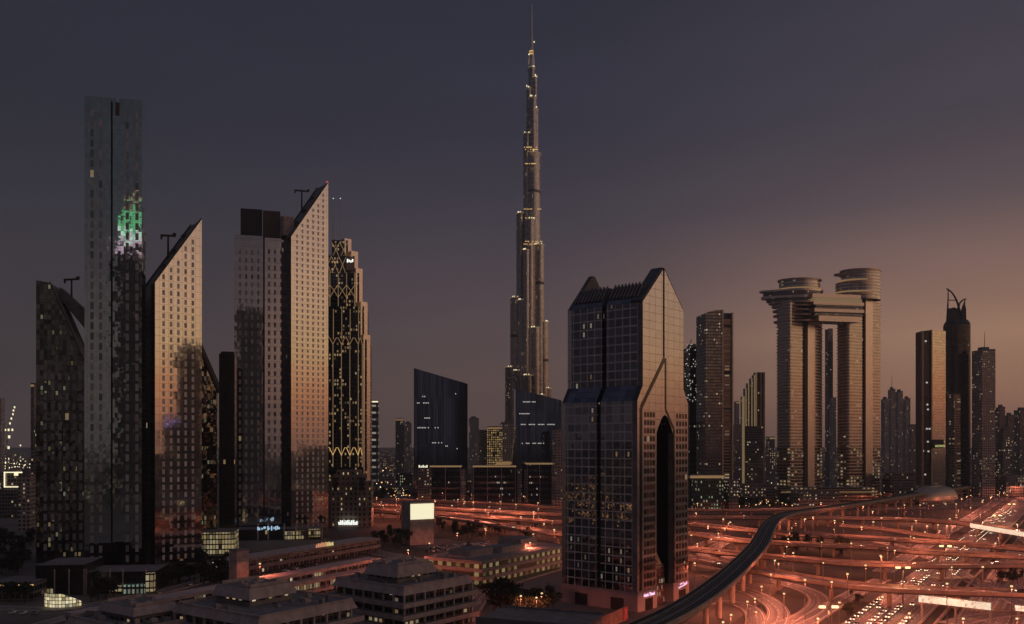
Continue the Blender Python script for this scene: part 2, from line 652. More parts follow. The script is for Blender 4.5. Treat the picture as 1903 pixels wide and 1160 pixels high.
b.rect(pA + tA * (n1 + 0.05) - front(tA) * 1.2, tA, n2 - n1 - 0.1, 0.9, zA - 9.9, zA - 2.0)
b.build('roof_hatch', mat('rust_panel', (0.16, 0.07, 0.05), 0.7), towerA)
cells = [(hit(pA, tA, px), Z(py, 508)) for px in (171, 187, 236.5, 254.5) for py in [212 + 18.8 * k for k in range(46)]]
window_set(towerA, pA, tA, cells, 1.75, 4.0, HOTEL_WINS2)

# --- gold wing with a sloped roof (right of the slab)
tB = dirv(38)


def gold_wing(name, label, px0, px1, D, y_eave, y_apex, depth, cols, y_first, pitch, nrows, ww, wh, wins):
    p = Q(px0, D)
    wd = hit(p, tB, px1)
    far = p + tB * wd
    ze, za = Z(y_eave, D), Z(y_apex, far.y)
    th = thing(name, label, 'tower', p)
    bb = MB()
    bb.extrude(p, tB, [(0, 0), (wd, 0), (wd, za), (0, ze)], depth, 0, 1, 2)
    bb.build('wall', [GOLD_WALL, BLACK_WALL, M['roof_dark']], th)
    # raised rim on the two long sides of the slope
    for off in (0.5, depth - 1.6):
        bb = MB()
        q = p - front(tB) * off
        bb.extrude(q, tB, [(0.02, ze), (wd - 0.02, za), (wd - 0.02, za + 1.3), (0.02, ze + 1.3)], 1.1, 0)
        bb.build('roof_rim', M['black'], th)
    # service boxes along the slope
    for k in range(3):
        f = 0.22 + 0.25 * k
        bb = MB()
        q = p + tB * (wd * f) - front(tB) * (5 + 3.2 * k)
        zz = ze + (za - ze) * f
        bb.rect(q, tB, 3.0, 4.0, zz - 4, zz + 3.6, bottom=True)
        bb.build('plant_box', M['black'], th)
    cells = []
    for px in cols:
        s = hit(p, tB, px)
        dd = (p + tB * s).y
        ztop = ze + (za - ze) * s / wd - 3.2
        for k in range(nrows):
            z = Z(y_first, D) - k * pitch
            if 6 < z < ztop:
                cells.append((s, z))
    window_set(th, p, tB, cells, ww, wh, wins)
    return th, p, wd, ze, za


towerB, pB, wB, zeB, zaB = gold_wing('hotel_tower', 'gold reflecting tower with a steep sloped roof, just right of the tallest slab', 288, 375, 515, 525, 408, 21,
                                     (304, 318, 331.5, 345, 358.5), 440, 4.55, 45, 1.45, 2.9, HOTEL_WINS)
q = pB + tB * (wB * 0.42) - front(tB) * 13
roof_crane('black T shaped maintenance crane on the sloped roof right of the tallest slab', Vector((q.x, q.y, zeB + (zaB - zeB) * 0.42)), dirv(10), 13.5, 8.5)
# dark neighbour wing behind
tE = dirv(38)
pE = Q(330, 600)
wE = hit(pE, tE, 404)
zE1, zE2 = Z(540, 600), Z(712, (pE + tE * wE).y)
wingE = thing('hotel_wing', 'low dark wing with a roof sloping down to the right, behind the gold tower', 'tower', pE)
b = MB()
b.extrude(pE, tE, [(0, 0), (wE, 0), (wE, zE2), (0, zE1)], 20, 0, 1, 2)
b.build('wall', [SPARKLE_WALL, BLACK_WALL, M['roof_dark']], wingE)
b = MB()
b.extrude(pE + front(tE) * 1.5, tE, [(0, zE1 - 7), (wE + 0.6, zE2 - 7), (wE + 0.6, zE2 + 0.3), (0, zE1 + 0.3)], 4, 0)
b.build('roof_beam', M['black'], wingE)
b = MB()
b.extrude(pE + front(tE) * 2.1, tE, [(0, zE1 - 3.9), (wE + 0.5, zE2 - 3.9), (wE + 0.5, zE2 - 3.1), (0, zE1 - 3.1)], 0.6, 0)
b.build('beam_edge', M['concrete_dark'], wingE)
pF = Q(407, 640)
blockF = thing('service_tower', 'plain black windowless tower block between the two gold towers', 'tower', pF)
b = MB()
b.rect(pF, dirv(13), hit(pF, dirv(13), 436), 20, 0, Z(657, 640))
b.build('wall', [BLACK_WALL, M['roof_dark']], blockF)
b = MB()
b.rect(pF + Vector((1, 1, 0)), dirv(13), 9, 12, Z(657, 640), Z(657, 640) + 1.6)
b.build('parapet', M['black'], blockF)

# --- leftmost sloped tower
pC = Q(67, 560)
wC = hit(pC, tA, 156)
zc0 = Z(521, 560)
sC1 = hit(pC, tA, 92)
zc1 = Z(527, 565)
zc2 = Z(672, (pC + tA * wC).y)
towerC = thing('hotel_tower', 'leftmost dark tower of sparkling glass whose roof slopes down to the right', 'tower', pC)
b = MB()
b.extrude(pC, tA, [(0, 0), (wC, 0), (wC, zc2), (sC1, zc1), (0, zc0)], 24, 0, 1, 2)
b.build('wall', [SPARKLE_WALL, BLACK_WALL, M['roof_dark']], towerC)
for off in (0.4, 22.5):
    b = MB()
    b.extrude(pC - front(tA) * off, tA, [(sC1, zc1 - 0.5), (wC, zc2 - 0.5), (wC, zc2 + 1.2), (sC1, zc1 + 1.2)], 1.2, 0)
    b.build('roof_rim', M['black'], towerC)
b = MB()
b.extrude(pC - front(tA) * 10, tA, [(sC1 + 4, zc1 - 9), (wC, zc2 + 20), (wC, zc2 + 33), (sC1 + 4, zc1 - 1)], 12, 0)
b.build('rear_roof', [M['roof_dark']], towerC)
cells = [(hit(pC, tA, px), Z(py, 565)) for px in (84, 97.5, 111, 124.5, 138, 150) for py in [700 + 18.6 * k for k in range(18)]]
window_set(towerC, pC, tA, cells, 2.0, 4.2, HOTEL_WINS2)
q = pC + tA * hit(pC, tA, 124) - front(tA) * 12
roof_crane('black T shaped maintenance crane on the leftmost sloped roof', Vector((q.x, q.y, Z(566, q.y))), dirv(-12), (566 - 521) / F * q.y, 11)

# --- second slab with penthouses
tD = dirv(15)
pD = Q(435, 720)
wD = hit(pD, tD, 531)
zD = Z(436, 720)
towerD = thing('hotel_tower', 'grey mirrored slab tower with black rooftop boxes, left of the larger gold tower', 'tower', pD)
sD1, sD2 = hit(pD, tD, 489), hit(pD, tD, 492)
b = MB()
b.extrude(pD, tD, [(0, 0), (sD1, 0), (sD1, zD), (0, zD)], 24, 0, 1, 2)
b.build('wall', [GREY_WALL, BLACK_WALL, M['roof_dark']], towerD)
b = MB()
b.extrude(pD + tD * sD2, dirv(17), [(0, 0), (wD - sD2, 0), (wD - sD2, zD - 1), (0, zD - 1)], 24, 0, 1, 2)
b.build('wall', [GREY_WALL, BLACK_WALL, M['roof_dark']], towerD)
b = MB()
b.rect(pD + tD * (sD1 - 0.1) - front(tD) * 1.8, tD, sD2 - sD1 + 0.2, 18, 0, zD - 3)
b.build('recess', M['black'], towerD)
for (x0, x1, y1, dep, mm, back) in ((447, 487, 387, 15, 'black', 3), (488.5, 521, 391, 12, 'rustic', 5), (522, 531, 402, 9, 'black', 6)):
    b = MB()
    q = Q(x0, 720 + back)
    if mm == 'rustic':
        m_ = mat('penthouse_brown', (0.085, 0.055, 0.048), 0.7)
    else:
        m_ = M['black']
    b.rect(q, tD, hit(q, tD, x1), dep, zD - 0.5, Z(y1, 720 + back), 0, 1)
    b.build('penthouse', [m_, M['roof_dark']], towerD)
cells = [(hit(pD, tD, px), Z(py, 725)) for px in (446, 457.5, 468.5, 480) for py in [470 + 15 * k for k in range(34)]]
window_set(towerD, pD, tD, cells, 1.75, 3.9, HOTEL_WINS2, most=70)
cells = [(hit(pD, tD, px) - sD2, Z(py, 732)) for px in (500, 511, 523) for py in [470 + 15 * k for k in range(34)]]
pD2 = pD + tD * sD2
towerD2 = towerD
window_set(towerD, pD2, dirv(17), cells, 1.75, 3.9, HOTEL_WINS2, most=30)

# --- large gold wing
towerG, pG, wG, zeG, zaG = gold_wing('hotel_tower', 'larger gold reflecting tower with a pointed sloped roof and many small windows', 541, 610, 715, 440, 340, 22,
                                     (552, 562, 572, 582, 591.5, 600.5), 352, 4.62, 64, 1.5, 2.7, HOTEL_WINS)
b = MB()
q = Q(527, 722)
b.rect(q, tB, hit(q, tB, 546), 7, zD, Z(401, 722))
b.build('penthouse', [M['concrete'], M['roof_dark']], towerG)
q = pG + tB * (wG * 0.45) - front(tB) * 12
roof_crane('black T shaped maintenance crane on the roof of the larger gold tower', Vector((q.x, q.y, zeG + (zaG - zeG) * 0.5)), dirv(18), 17, 12)
b = MB()
q = pG + tB * (wG - 0.8) - front(tB) * 0.8
b.rect(q, tB, 1.2, 1.2, zaG, zaG + 1.6)
b.build('beacon', M['red_light'], towerG)

# --- stepped crown tower with gold lattice
CROWN_GLASS = facade('stepped_tower_glass', bay=2.6, flr=3.7, ww=0.86, wh=0.72, frame=(0.045, 0.04, 0.04), fm=0.3, fr=0.4,
                     glass=(0.16, 0.16, 0.18), gm=1.0, gr=0.08, lit=0.26, jit=0.02, ls=0.36, lcol=((1.0, 0.55, 0.2), (1.0, 0.75, 0.42)))
DG = 900
cG = Q(628, DG)
tS = dirv(4)
nS = front(tS)
towerS = thing('stepped_tower', 'stepped dark glass tower with gold lit lattice bands and twin antennas', 'tower', cG)
steps = [(29.5, 0, Z(632, DG)), (26.5, Z(632, DG), Z(570, DG)), (21.0, Z(570, DG), Z(506, DG)), (15.8, Z(506, DG), Z(472, DG)), (8.2, Z(472, DG), Z(440, DG))]
for i, (hw, z0, z1) in enumerate(steps):
    b = MB()
    b.rect(cG - tS * hw + nS * (hw - 24), tS, hw * 2, hw * 2, z0, z1)
    b.build('wall', [CROWN_GLASS, M['roof_dark']], towerS)
    for sgn in (-1, 1):
        b = MB()
        wq = 4.0 if sgn < 0 else 6.5
        x0 = cG + tS * (sgn * (hw - wq * 0.5 + (0.6 if sgn < 0 else 2.2)) - wq / 2) + nS * (hw - 24 - 3.5)
        if sgn < 0:
            b.rect(x0, tS, wq, 27, max(0, z0 - 12), z1 + (5 if i < 4 else 2))
        else:
            b.rect(cG + tS * (hw - 3.2) + nS * (hw - 24 + 1.0), dirv(42), 8.0, 9.0, max(0, z0 - 12), z1 + (5 if i < 4 else 2))
        b.build('corner_pier', [M['pale_bronze'] if sgn < 0 else M['rose_metal'], M['roof_dark']], towerS)


def fins(z0, z1, hw, xs):
    for x in xs:
        bb = MB()
        bb.rect(cG + tS * (x - 0.3) + nS * (hw - 24 + 0.6), tS, 0.6, 0.7, z0, z1)
        bb.build('lit_fin', M['gold_line'], towerS)


def lattice(z0, z1, hw, xs, cross=True):
    bb = MB()
    y = nS * (hw - 24 + 0.9)
    for a, c2 in zip(xs, xs[1:]):
        A0, A1 = cG + tS * a + y, cG + tS * c2 + y
        u = Vector((0, 0, 1))
        if cross:
            bb.tube([A0 + u * z0, (A0 + A1) / 2 + u * (z0 + (z1 - z0) * 0.55), A1 + u * z1], 0.3, 5)
            bb.tube([A1 + u * z0, (A0 + A1) / 2 + u * (z0 + (z1 - z0) * 0.55), A0 + u * z1], 0.3, 5)
        else:
            bb.tube([A0 + u * z0, (A0 * 0.6 + A1 * 0.4) + u * z1, (A0 * 0.4 + A1 * 0.6) + u * z1, A1 + u * z0], 0.3, 5)
    bb.build('lattice_band', M['gold_light'] if z1 < 120 else M['gold_dim'], towerS)


cols4 = (-21, -12.6, -4.2, 4.2, 12.6, 21)
fins(Z(868, DG), Z(640, DG), 29.5, (-25.5, *cols4, 25.0))
fins(Z(632, DG), Z(575, DG), 26.5, cols4)
fins(Z(570, DG), Z(506, DG), 21.0, (-16.8, -8.4, 0, 8.4, 16.5))
lattice(Z(641, DG), Z(629, DG), 29.5, (-25.5, *cols4, 25), False)
lattice(Z(552, DG), Z(529, DG), 21.0, (-16.8, -8.4, 0, 8.4, 16.8))
lattice(Z(508, DG), Z(474, DG), 15.8, (-15, -7.5, 0, 7.5))
lattice(Z(474, DG), Z(445, DG), 8.2, (-8, 0, 8))
lattice(Z(846, DG), Z(832, DG), 29.5, (-25.5, *cols4, 25), False)
b = MB()
b.rect(cG + tS * 7.6 + nS * (15.8 - 24 + 3.4), tS, 8.5, 3, Z(500, DG), Z(475, DG))
b.build('corner_screen', M['bronze'], towerS)
b = MB()
q = cG + tS * 8.5 + nS * (15.8 - 24 + 3.6)
for k in range(4):
    b.rect(q + tS * (k * 1.7), tS, 1.25, 0.3, Z(486, DG) + (k % 2) * 0.6, Z(479.5, DG) - (k % 3) * 0.7)
b.build('sign', M['white_light'], towerS)
for x in (619.5, 632.5):
    b = MB()
    q = Q(x, DG - 3)
    b.tube([Vector((q.x, q.y, Z(446, DG))), Vector((q.x, q.y, Z(371, DG)))], [0.5, 0.28], 6)
    o = b.build('antenna', M['steel'], towerS)
    b = MB()
    b.tube([Vector((q.x, q.y, Z(371, DG))), Vector((q.x, q.y, Z(370, DG)))], 0.5, 6)
    subbase(o, towerS)
    b.build('tip_lamp', M['white_light'], o)

# --- mirror glass hall tower in front (twin gable block)
aR = 50.0
tR, tL = dirv(aR), dirv(aR + 90)
nR, nL = front(tR), -tR
N0 = Q(1194.5, 400)
WR = hit(N0, tR, 1270)
LL = hit(N0, tL, 1055)
SO = 4.6                     # the lower storeys stand out by this much
zEav, zApx, zSh1, zSh0 = Z(560.6, 400), Z(497, 414), Z(716, 400), Z(745, 397)
GRID_GLASS = facade('gridded_black_glass', bay=4.05, flr=4.02, ww=0.875, wh=0.855, frame=(0.66, 0.60, 0.60), fm=0.35, fr=0.55,
                    glass=(0.165, 0.17, 0.195), gm=1.0, gr=0.03, lit=0.07, jit=0.014, gvar=0.2, ls=0.22, lw=0.28, lcol=((1.0, 0.7, 0.35), (0.95, 0.85, 0.7)))
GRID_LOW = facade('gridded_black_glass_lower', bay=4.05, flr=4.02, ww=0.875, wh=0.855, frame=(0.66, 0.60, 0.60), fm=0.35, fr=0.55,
                   glass=(0.27, 0.265, 0.30), gm=1.0, gr=0.03, lit=0.10, jit=0.035, gvar=0.3, ls=0.17, lw=0.26, lcol=((1.0, 0.6, 0.25), (0.95, 0.85, 0.7)))  # same glass tinted lighter, painting in brighter reflections on the lower storeys
PINK_PANEL = facade('rose_stone_panels', bay=5.6, flr=3.75, ww=0.97, wh=0.965, frame=(0.20, 0.15, 0.13), fm=0.3, fr=0.5,
                    glass=(0.60, 0.535, 0.51), gm=0.85, gr=0.16, lit=0.0, jit=0.008, gvar=0.05)
SHOULDER = facade('sloped_black_glass', bay=4.05, flr=3.4, ww=0.95, wh=0.93, frame=(0.05, 0.05, 0.055), fm=0.3, fr=0.4,
                  glass=(0.10, 0.105, 0.14), gm=0.95, gr=0.08, lit=0.008, jit=0.01, gvar=0.3, ls=0.3)
hall = thing('gabled_tower', 'broad tower of gridded black glass with a rose gabled end and a tall pointed arch', 'tower', N0)
sm = WR / 2
a0, a1, zsp, zap = 12.0, 27.0, 80.0, 88.5
arch = []
for k in range(9):
    f = k / 8
    arch.append((a0 + (a1 - a0) / 2 * f, zsp + (zap - zsp) * math.sin(f * math.pi / 2 * 0.96) / math.sin(math.pi / 2 * 0.96)))
arch2 = [(a0 + a1 - s, z) for s, z in arch[::-1]][1:]
halfL = [(-SO, 8.6), (a0, 8.6), *arch[:-1], (sm - 0.75 + 0.75, zap), (sm - 0.75 + 0.75, 113), (sm - 0.75, 113), (sm - 0.75, zApx - 1.2), (0, zEav), (0, zSh1), (-SO, zSh0)]
halfR = [(a1, 8.6), (WR + SO, 8.6), (WR + SO, zSh0), (WR, zSh1), (WR, zEav), (sm + 0.75, zApx - 1.2), (sm + 0.75, 113), (sm, 113), (sm, zap), *[(a0 + a1 - s, z) for s, z in arch[::-1]][1:]]
for poly in (halfL, halfR):
    b = MB()
    b.extrude(N0, tR, poly, 2.6, 0, 1, 2)
    b.build('gable_wall', [PINK_PANEL, M['concrete_dark'], M['black']], hall)
b = MB()
b.extrude(N0 - nR * 0.8, tR, [(sm - 0.8, 112), (sm + 0.8, 112), (sm + 0.8, zApx - 2.4), (sm - 0.8, zApx - 2.4)], 1.8, 0)
b.build('gable_slot', M['black'], hall)


def strip(path, wdt, proud=0.12):
    bb = MB()
    for (sA, zA_), (sB, zB_) in zip(path, path[1:]):
        d = Vector((sB - sA, zB_ - zA_)).normalized()
        o_ = Vector((-d.y, d.x)) * wdt / 2
        q_ = [(sA + o_.x, zA_ + o_.y), (sA - o_.x, zA_ - o_.y), (sB - o_.x, zB_ - o_.y), (sB + o_.x, zB_ + o_.y)]
        bb.extrude(N0 + nR * proud, tR, q_, proud + 0.2, 0)
    return bb


strip([(sm + 0.8, 115), (-1.6, 91.2), (-1.6, 9)], 2.1).build('dark_groove', WIN_DARK, hall)
strip([(sm + 1.6, 115), (sm + 1.6, 91), (a1 + 0.8, 82), (a1 + 0.8, 9)], 1.3, 0.14).build('dark_groove', WIN_DARK, hall)
# left glass wall in two halves with a recessed joint, upper block and lower block
gap = 2.6
for (f0, f1) in ((0.0, 0.5), (0.5, 1.0)):
    d0 = 2.6 if f0 == 0 else LL * 0.5 + gap / 2
    d1 = LL * 0.5 - gap / 2 if f0 == 0 else LL - 2.4
    start = N0 - nR * d0
    b = MB()
    b.extrude(start, tR, [(0, zSh1 - 4), (WR, zSh1 - 4), (WR, zEav), (0, zEav)], d1 - d0, 0, 0, 1)
    b.build('glass_wall', [GRID_GLASS, M['roof_dark']], hall)
    b = MB()
    if f0 == 0:          # the arch is a real recess: wings either side of it and a block above it
        for q_ in ([(-SO, 8.6), (a0 - 1, 8.6), (a0 - 1, zSh0), (-SO, zSh0)], [(a1 + 1, 8.6), (WR + SO, 8.6), (WR + SO, zSh0), (a1 + 1, zSh0)], [(a0 - 1, zap + 0.6), (a1 + 1, zap + 0.6), (a1 + 1, zSh0), (a0 - 1, zSh0)]):
            b.extrude(start, tR, q_, 6.4, 0, 0, 1)
        b.extrude(start - nR * 6.4, tR, [(-SO, 8.6), (WR + SO, 8.6), (WR + SO, zSh0), (-SO, zSh0)], d1 - d0 - 6.4, 0, 0, 1)
    else:
        b.extrude(start, tR, [(-SO, 8.6), (WR + SO, 8.6), (WR + SO, zSh0), (-SO, zSh0)], d1 - d0, 0, 0, 1)
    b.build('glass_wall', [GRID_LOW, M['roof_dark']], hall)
    b = MB()
    b.extrude(start, tR, [(-SO, zSh0), (WR + SO, zSh0), (WR, zSh1), (0, zSh1)], d1 - d0, 0, 0, 0)
    b.build('sloped_glazing', SHOULDER, hall)
    # sloped roof with ribs between the gables
    b = MB()
    b.extrude(start, tR, [(0.02, zEav + 0.1), (WR - 0.02, zEav + 0.1), (WR - 7, zEav + 9.5), (7, zEav + 9.5)], d1 - d0, 0, 0, 1)
    b.build('roof', [M['roof_dark'], SHOULDER], hall)
    b = MB()
    nrib = 9
    for k in range(nrib):
        dd = d0 + (d1 - d0) * (k + 0.5) / nrib
        b.extrude(N0 - nR * dd, tR, [(2.2, zEav + 2.8), (7.2, zEav + 9.6), (7.0, zEav + 10.6), (1.6, zEav + 3.4)], 0.8, 0)
    b.build('roof_ribs', M['concrete_dark'], hall)
b = MB()
b.extrude(N0 - nR * (LL * 0.5 - gap / 2 - 0.3), tR, [(2, 0), (WR - 2, 0), (WR - 2, zEav - 1), (2, zEav - 1)], gap + 0.6, 0, 0)
b.build('joint', M['black'], hall)
b = MB()
b.extrude(N0 - nR * (LL * 0.5 - gap / 2 - 0.28), tR, [(-SO + 2, 0), (WR + SO - 2, 0), (WR + SO - 2, zSh0 - 1), (-SO + 2, zSh0 - 1)], gap + 0.56, 0, 0)
b.build('joint', M['black'], hall)
# rear gable, hollow frame
backp = N0 - nR * (LL - 2.4)
b = MB()
zA2 = Z(515, 441)
b.extrude(backp, tR, [(-SO, 8.6), (WR + SO, 8.6), (WR + SO, zSh0), (WR, zSh1), (WR, zEav), (sm + 8, zEav + 8.5), (10, zEav + 8.5), (0, zEav), (0, zSh1), (-SO, zSh0)], 2.4, 0, 0, 1)
b.build('gable_wall', [PINK_PANEL, M['black']], hall)
b = MB()
for sgn in (-1, 1):
    path = [(sm + sgn * (sm + 0.0), zEav), (sm + sgn * 0.9, zA2)]
    (sA, zA_), (sB, zB_) = path
    b.extrude(backp + nR * 0.02, tR, [(sA, zA_ - 0.1), (sA - sgn * 4.4, zA_ - 0.1), (sB - sgn * 0.4, zB_ - 4.8), (sB, zB_)][::1 if sgn < 0 else -1], 2.5, 0)
b.rect(backp + tR * (sm - 1.1) + nR * 0.01, tR, 2.2, 2.3, zEav + 8.4, zA2)
b.build('gable_frame', M['black'], hall)
# front gable thickness: dark sloped caps
for sgn in (-1, 1):
    b = MB()
    sA, sB = sm + sgn * (sm + 0.3), sm + sgn * 0.8
    b.extrude(N0 + nR * -0.25, tR, [(sA, zEav), (sB, zApx - 0.9), (sB, zApx), (sA, zEav + 0.9)][::-1 if sgn > 0 else 1], 6.0, 0)
    b.build('gable_cap', M['black'], hall)
# inside of the arch
b = MB()
b.rect(N0 + tR * (a0 - 0.3) - nR * 8.5, tR, a1 - a0 + 0.6, 0.4, 0, zap)
b.build('inner_wall', M['black'], hall)
for s_ in (a0 - 0.9, a1 + 0.1):
    b = MB()
    b.rect(N0 + tR * s_ - nR * 2.6, tR, 0.8, 6.6, 0, zap - 7)
    b.build('arch_side', M['black'], hall)
b = MB()
q = N0 + tR * (a0 + 1.0) - nR * 3.0
b.loft([[(q + tR * (s * 1.0) - nR * d + Vector((0, 0, z))) for s, d in ((0, 0), (11, 0), (11, 5), (0, 5))] if z < 18 else
        [(q + tR * (5.5 + (s - 5.5) * 0.15) - nR * (d * 0.4 + 1.5) + Vector((0, 0, z))) for s, d in ((0, 0), (11, 0), (11, 5), (0, 5))] for z in (0, 11, 17, 24)])
b.build('entrance_glazing', facade('entrance_glass', bay=2.0, flr=3.0, ww=0.8, wh=0.8, frame=(0.15, 0.09, 0.08), glass=(0.25, 0.12, 0.1), gm=0.7, gr=0.15, lit=0.25, ls=0.35), hall)
cells = []
for s0, s1_, n_ in ((0.9, a0 - 1.2, 4), (a1 + 2.6, WR + SO - 0.6, 4)):
    for k in range(n_):
        s = s0 + (s1_ - s0) * (k + 0.5) / n_
        cells += [(s, 11.4 + 3.66 * r) for r in range(22)]
window_set(hall, N0, tR, cells, 1.75, 2.35, [(WIN_DARK, 62), (WIN_RED, 36), (WIN_LIT, 1)], out=0.1)
# stone base with dark openings
b = MB()
b.extrude(N0 + nR * 0.35, tR, [(-SO - 0.3, -0.5), (a0, -0.5), (a0, 8.58), (-SO - 0.3, 8.58)], LL + 0.6, 0, 0, 0)
b.extrude(N0 + nR * 0.35, tR, [(a1, -0.5), (WR + SO + 0.3, -0.5), (WR + SO + 0.3, 8.58), (a1, 8.58)], 8, 0, 0, 0)
b.build('stone_base', mat('rose_stone_base', (0.33, 0.25, 0.25), 0.7, var=0.15), hall)
for (dA, dB) in ((7, 14), (27, 34)):
    b = MB()
    q = N0 + nL * (SO + 0.42) - nR * dB
    b.rect(q, -tL, dB - dA, 0.6, -0.4, 5.2)
    b.build('base_opening', M['black'], hall)
for s_ in (1.5, a1 + 5):
    b = MB()
    b.rect(N0 + nR * 0.5 + tR * s_, tR, 6.4, 0.6, -0.4, 5.0)
    b.build('base_opening', WIN_DARK, hall)


def text_mesh(name, txt, size, p, t, m, parent, depth=0.15):
    cu = bpy.data.curves.new(name, 'FONT')
    cu.body = txt
    cu.size = size
    cu.extrude = depth
    cu.align_x = 'CENTER'
    o = bpy.data.objects.new(name, cu)
    COL.objects.link(o)
    bpy.context.view_layer.update()
    me = bpy.data.meshes.new_from_object(o.evaluated_get(bpy.context.evaluated_depsgraph_get()))
    bpy.data.objects.remove(o)
    t = Vector((t[0], t[1], 0)).normalized()
    n = front(t)
    base = Vector(parent['_base'])
    for vtx in me.vertices:
        c_ = vtx.co.copy()
        vtx.co = Vector(p) + t * c_.x + Vector((0, 0, 1)) * c_.y + n * c_.z - base
    me.materials.clear()
    me.materials.append(m)
    o = bpy.data.objects.new(name, me)
    COL.objects.link(o)
    o.parent = parent
    return o


SIGNP = glow_mat('sign_violet', (1.0, 0.66, 0.95), 1.0)
text_mesh('sign', 'dusit Thani', 2.1, N0 + nR * 0.6 + tR * 4.7 + Vector((0, 0, 6.0)), tR, SIGNP, hall)
b = MB()
q0 = N0 + nR * 0.75 + tR * (a1 + 8.2) + Vector((0, 0, 6.6))
for path in ([(-4, 0), (-3.2, -0.5), (-2.2, 0.1), (-1.2, 0.0), (0, 0.25), (1.2, 0.35), (1.8, 1.3), (2.2, 0.5), (3.2, 0.8), (3.6, 1.7), (4, 0.9)],
             [(-2.6, 1.2), (-1.4, 1.5), (-0.6, 1.2)], [(0.4, 1.4), (0.9, 1.7)]):
    b.tube([q0 + tR * x + Vector((0, 0, y)) for x, y in path], 0.22, 5)
b.build('sign', SIGNP, hall)
# ------------------------------------------------------------------ the tallest spire tower
DB = 1505.0
MPP = DB / F
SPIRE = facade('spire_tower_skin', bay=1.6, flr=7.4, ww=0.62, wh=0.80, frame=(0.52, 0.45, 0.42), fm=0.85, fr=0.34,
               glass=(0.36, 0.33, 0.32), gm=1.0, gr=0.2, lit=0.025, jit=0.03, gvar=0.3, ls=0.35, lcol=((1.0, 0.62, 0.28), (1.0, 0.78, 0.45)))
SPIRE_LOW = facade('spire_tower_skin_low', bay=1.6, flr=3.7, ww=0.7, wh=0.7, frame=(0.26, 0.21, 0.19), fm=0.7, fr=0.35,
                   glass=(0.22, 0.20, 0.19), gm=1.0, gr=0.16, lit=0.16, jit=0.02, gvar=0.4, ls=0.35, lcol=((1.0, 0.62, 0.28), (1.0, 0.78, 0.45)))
DARK_BAND = mat('plant_floor_louvre', (0.14, 0.12, 0.115), 0.4, 0.7)
spire = thing('spire_tower', 'enormously tall stepped tower tapering to a needle, ringed with small gold lights', 'tower', Q(985, DB))
tubes = [  # centre px, radius px, top row, depth offset m
    (988, 6, 125, 4), (994, 4.5, 145, 0), (983, 5, 165, 0), (990, 7.5, 183, -2), (979, 6.5, 250, -2), (994, 7, 205, 0), (989, 16, 286, 6),
    (967.5, 8, 397, 2), (985, 8, 412, -14), (1002, 9.5, 457, -4), (978, 6, 470, -20), (958, 10, 553, 6), (969.5, 8, 560, -8), (1009, 10.5, 599, 0),
    (995, 8, 612, -18), (948.5, 10, 682, 10), (962, 8, 690, -8), (981, 8, 700, -26), (1014, 11, 722, 4), (1003, 9, 735, -16), (945, 12, 800, 4)]
for px, r, ytop, dof in tubes:
    c0 = Q(px, DB + dof)
    rr = r * MPP
    zt = Z(ytop, DB)
    b = MB()
    n_ = 28
    foot = ellipse(c0.x, c0.y, rr, rr * 1.25, n_)
    b.prism(foot, 0, zt)
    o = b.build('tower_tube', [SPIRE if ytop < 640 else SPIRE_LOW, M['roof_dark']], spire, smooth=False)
    subbase(o, spire)
    b = MB()
    b.prism(ellipse(c0.x, c0.y, rr * 1.05, rr * 1.3, n_), zt - 0.6, zt + 0.7, 0, 0, True)
    b.build('ring_light', M['gold_line'], o)
    nn_ = 4 if ytop > 300 else 2
    for k in range(nn_):
        aa = -90 + R.uniform(-60, 60)
        b = MB()
        b.tube([Vector((c0.x + rr * 1.06 * math.cos(rad(aa)), c0.y + rr * 1.3 * math.sin(rad(aa)), zt + 0.3 + h_)) for h_ in (0, 1.6)], 0.7, 6)
        b.build('spot_lamp', M['warm_white'], o)
    if r > 8.5 and ytop < 600:
        b = MB()
        b.prism(ellipse(c0.x, c0.y, rr * 1.012, rr * 1.262, n_), Z(ytop + 74, DB), Z(ytop + 69, DB), 0, 0, True)
        b.build('plant_floor', DARK_BAND, o)
b = MB()
prof = [(128, 7.6), (118, 5.8), (100, 4.8), (99, 3.6), (76, 2.6), (74, 1.9), (40, 1.35), (5, 0.95)]
rings = []
for y, r in prof:
    c0 = Q(988, DB + 6)
    rings.append([(p[0], p[1], Z(y, DB)) for p in ellipse(c0.x, c0.y, r * MPP, r * MPP, 14)])
b.loft(rings)
b.build('needle', mat('needle_steel', (0.60, 0.57, 0.56), 0.4, 0.6), spire)
b = MB()
for y in (124, 119, 114, 109, 104, 97, 92):
    c0 = Q(987.5, DB + 6)
    b.prism(ellipse(c0.x, c0.y, (3.9 + (y - 92) * 0.06) * MPP, (3.9 + (y - 92) * 0.06) * MPP, 14), Z(y + 2.2, DB), Z(y, DB), 0, 0, True)
b.build('needle_lights', M['gold_light'], spire)
for px, py in ((992.5, 84), (983, 107), (995, 145), (979, 165), (986, 183), (997, 204)):
    b = MB()
    q = Q(px, DB - 12)
    b.tube([Vector((q.x, q.y, Z(py + 1, DB))), Vector((q.x, q.y, Z(py - 1.2, DB)))], 1.0, 6)
    b.build('spot_lamp', M['warm_white'], spire)
for y in (283, 287, 313, 396, 412, 455, 460):
    w_ = 12 if y < 330 else 18
    for k in range(14):
        if R.random() < 0.45:
            b = MB()
            q = Q(986 - w_ + 2 * w_ * k / 13 + (5 if y > 440 else 0), DB - 26)
            b.rect(q, (1, 0), 1.5, 0.8, Z(y + 0.8, DB), Z(y - 0.7, DB))
            b.build('floor_lamp', M['gold_light'], spire)

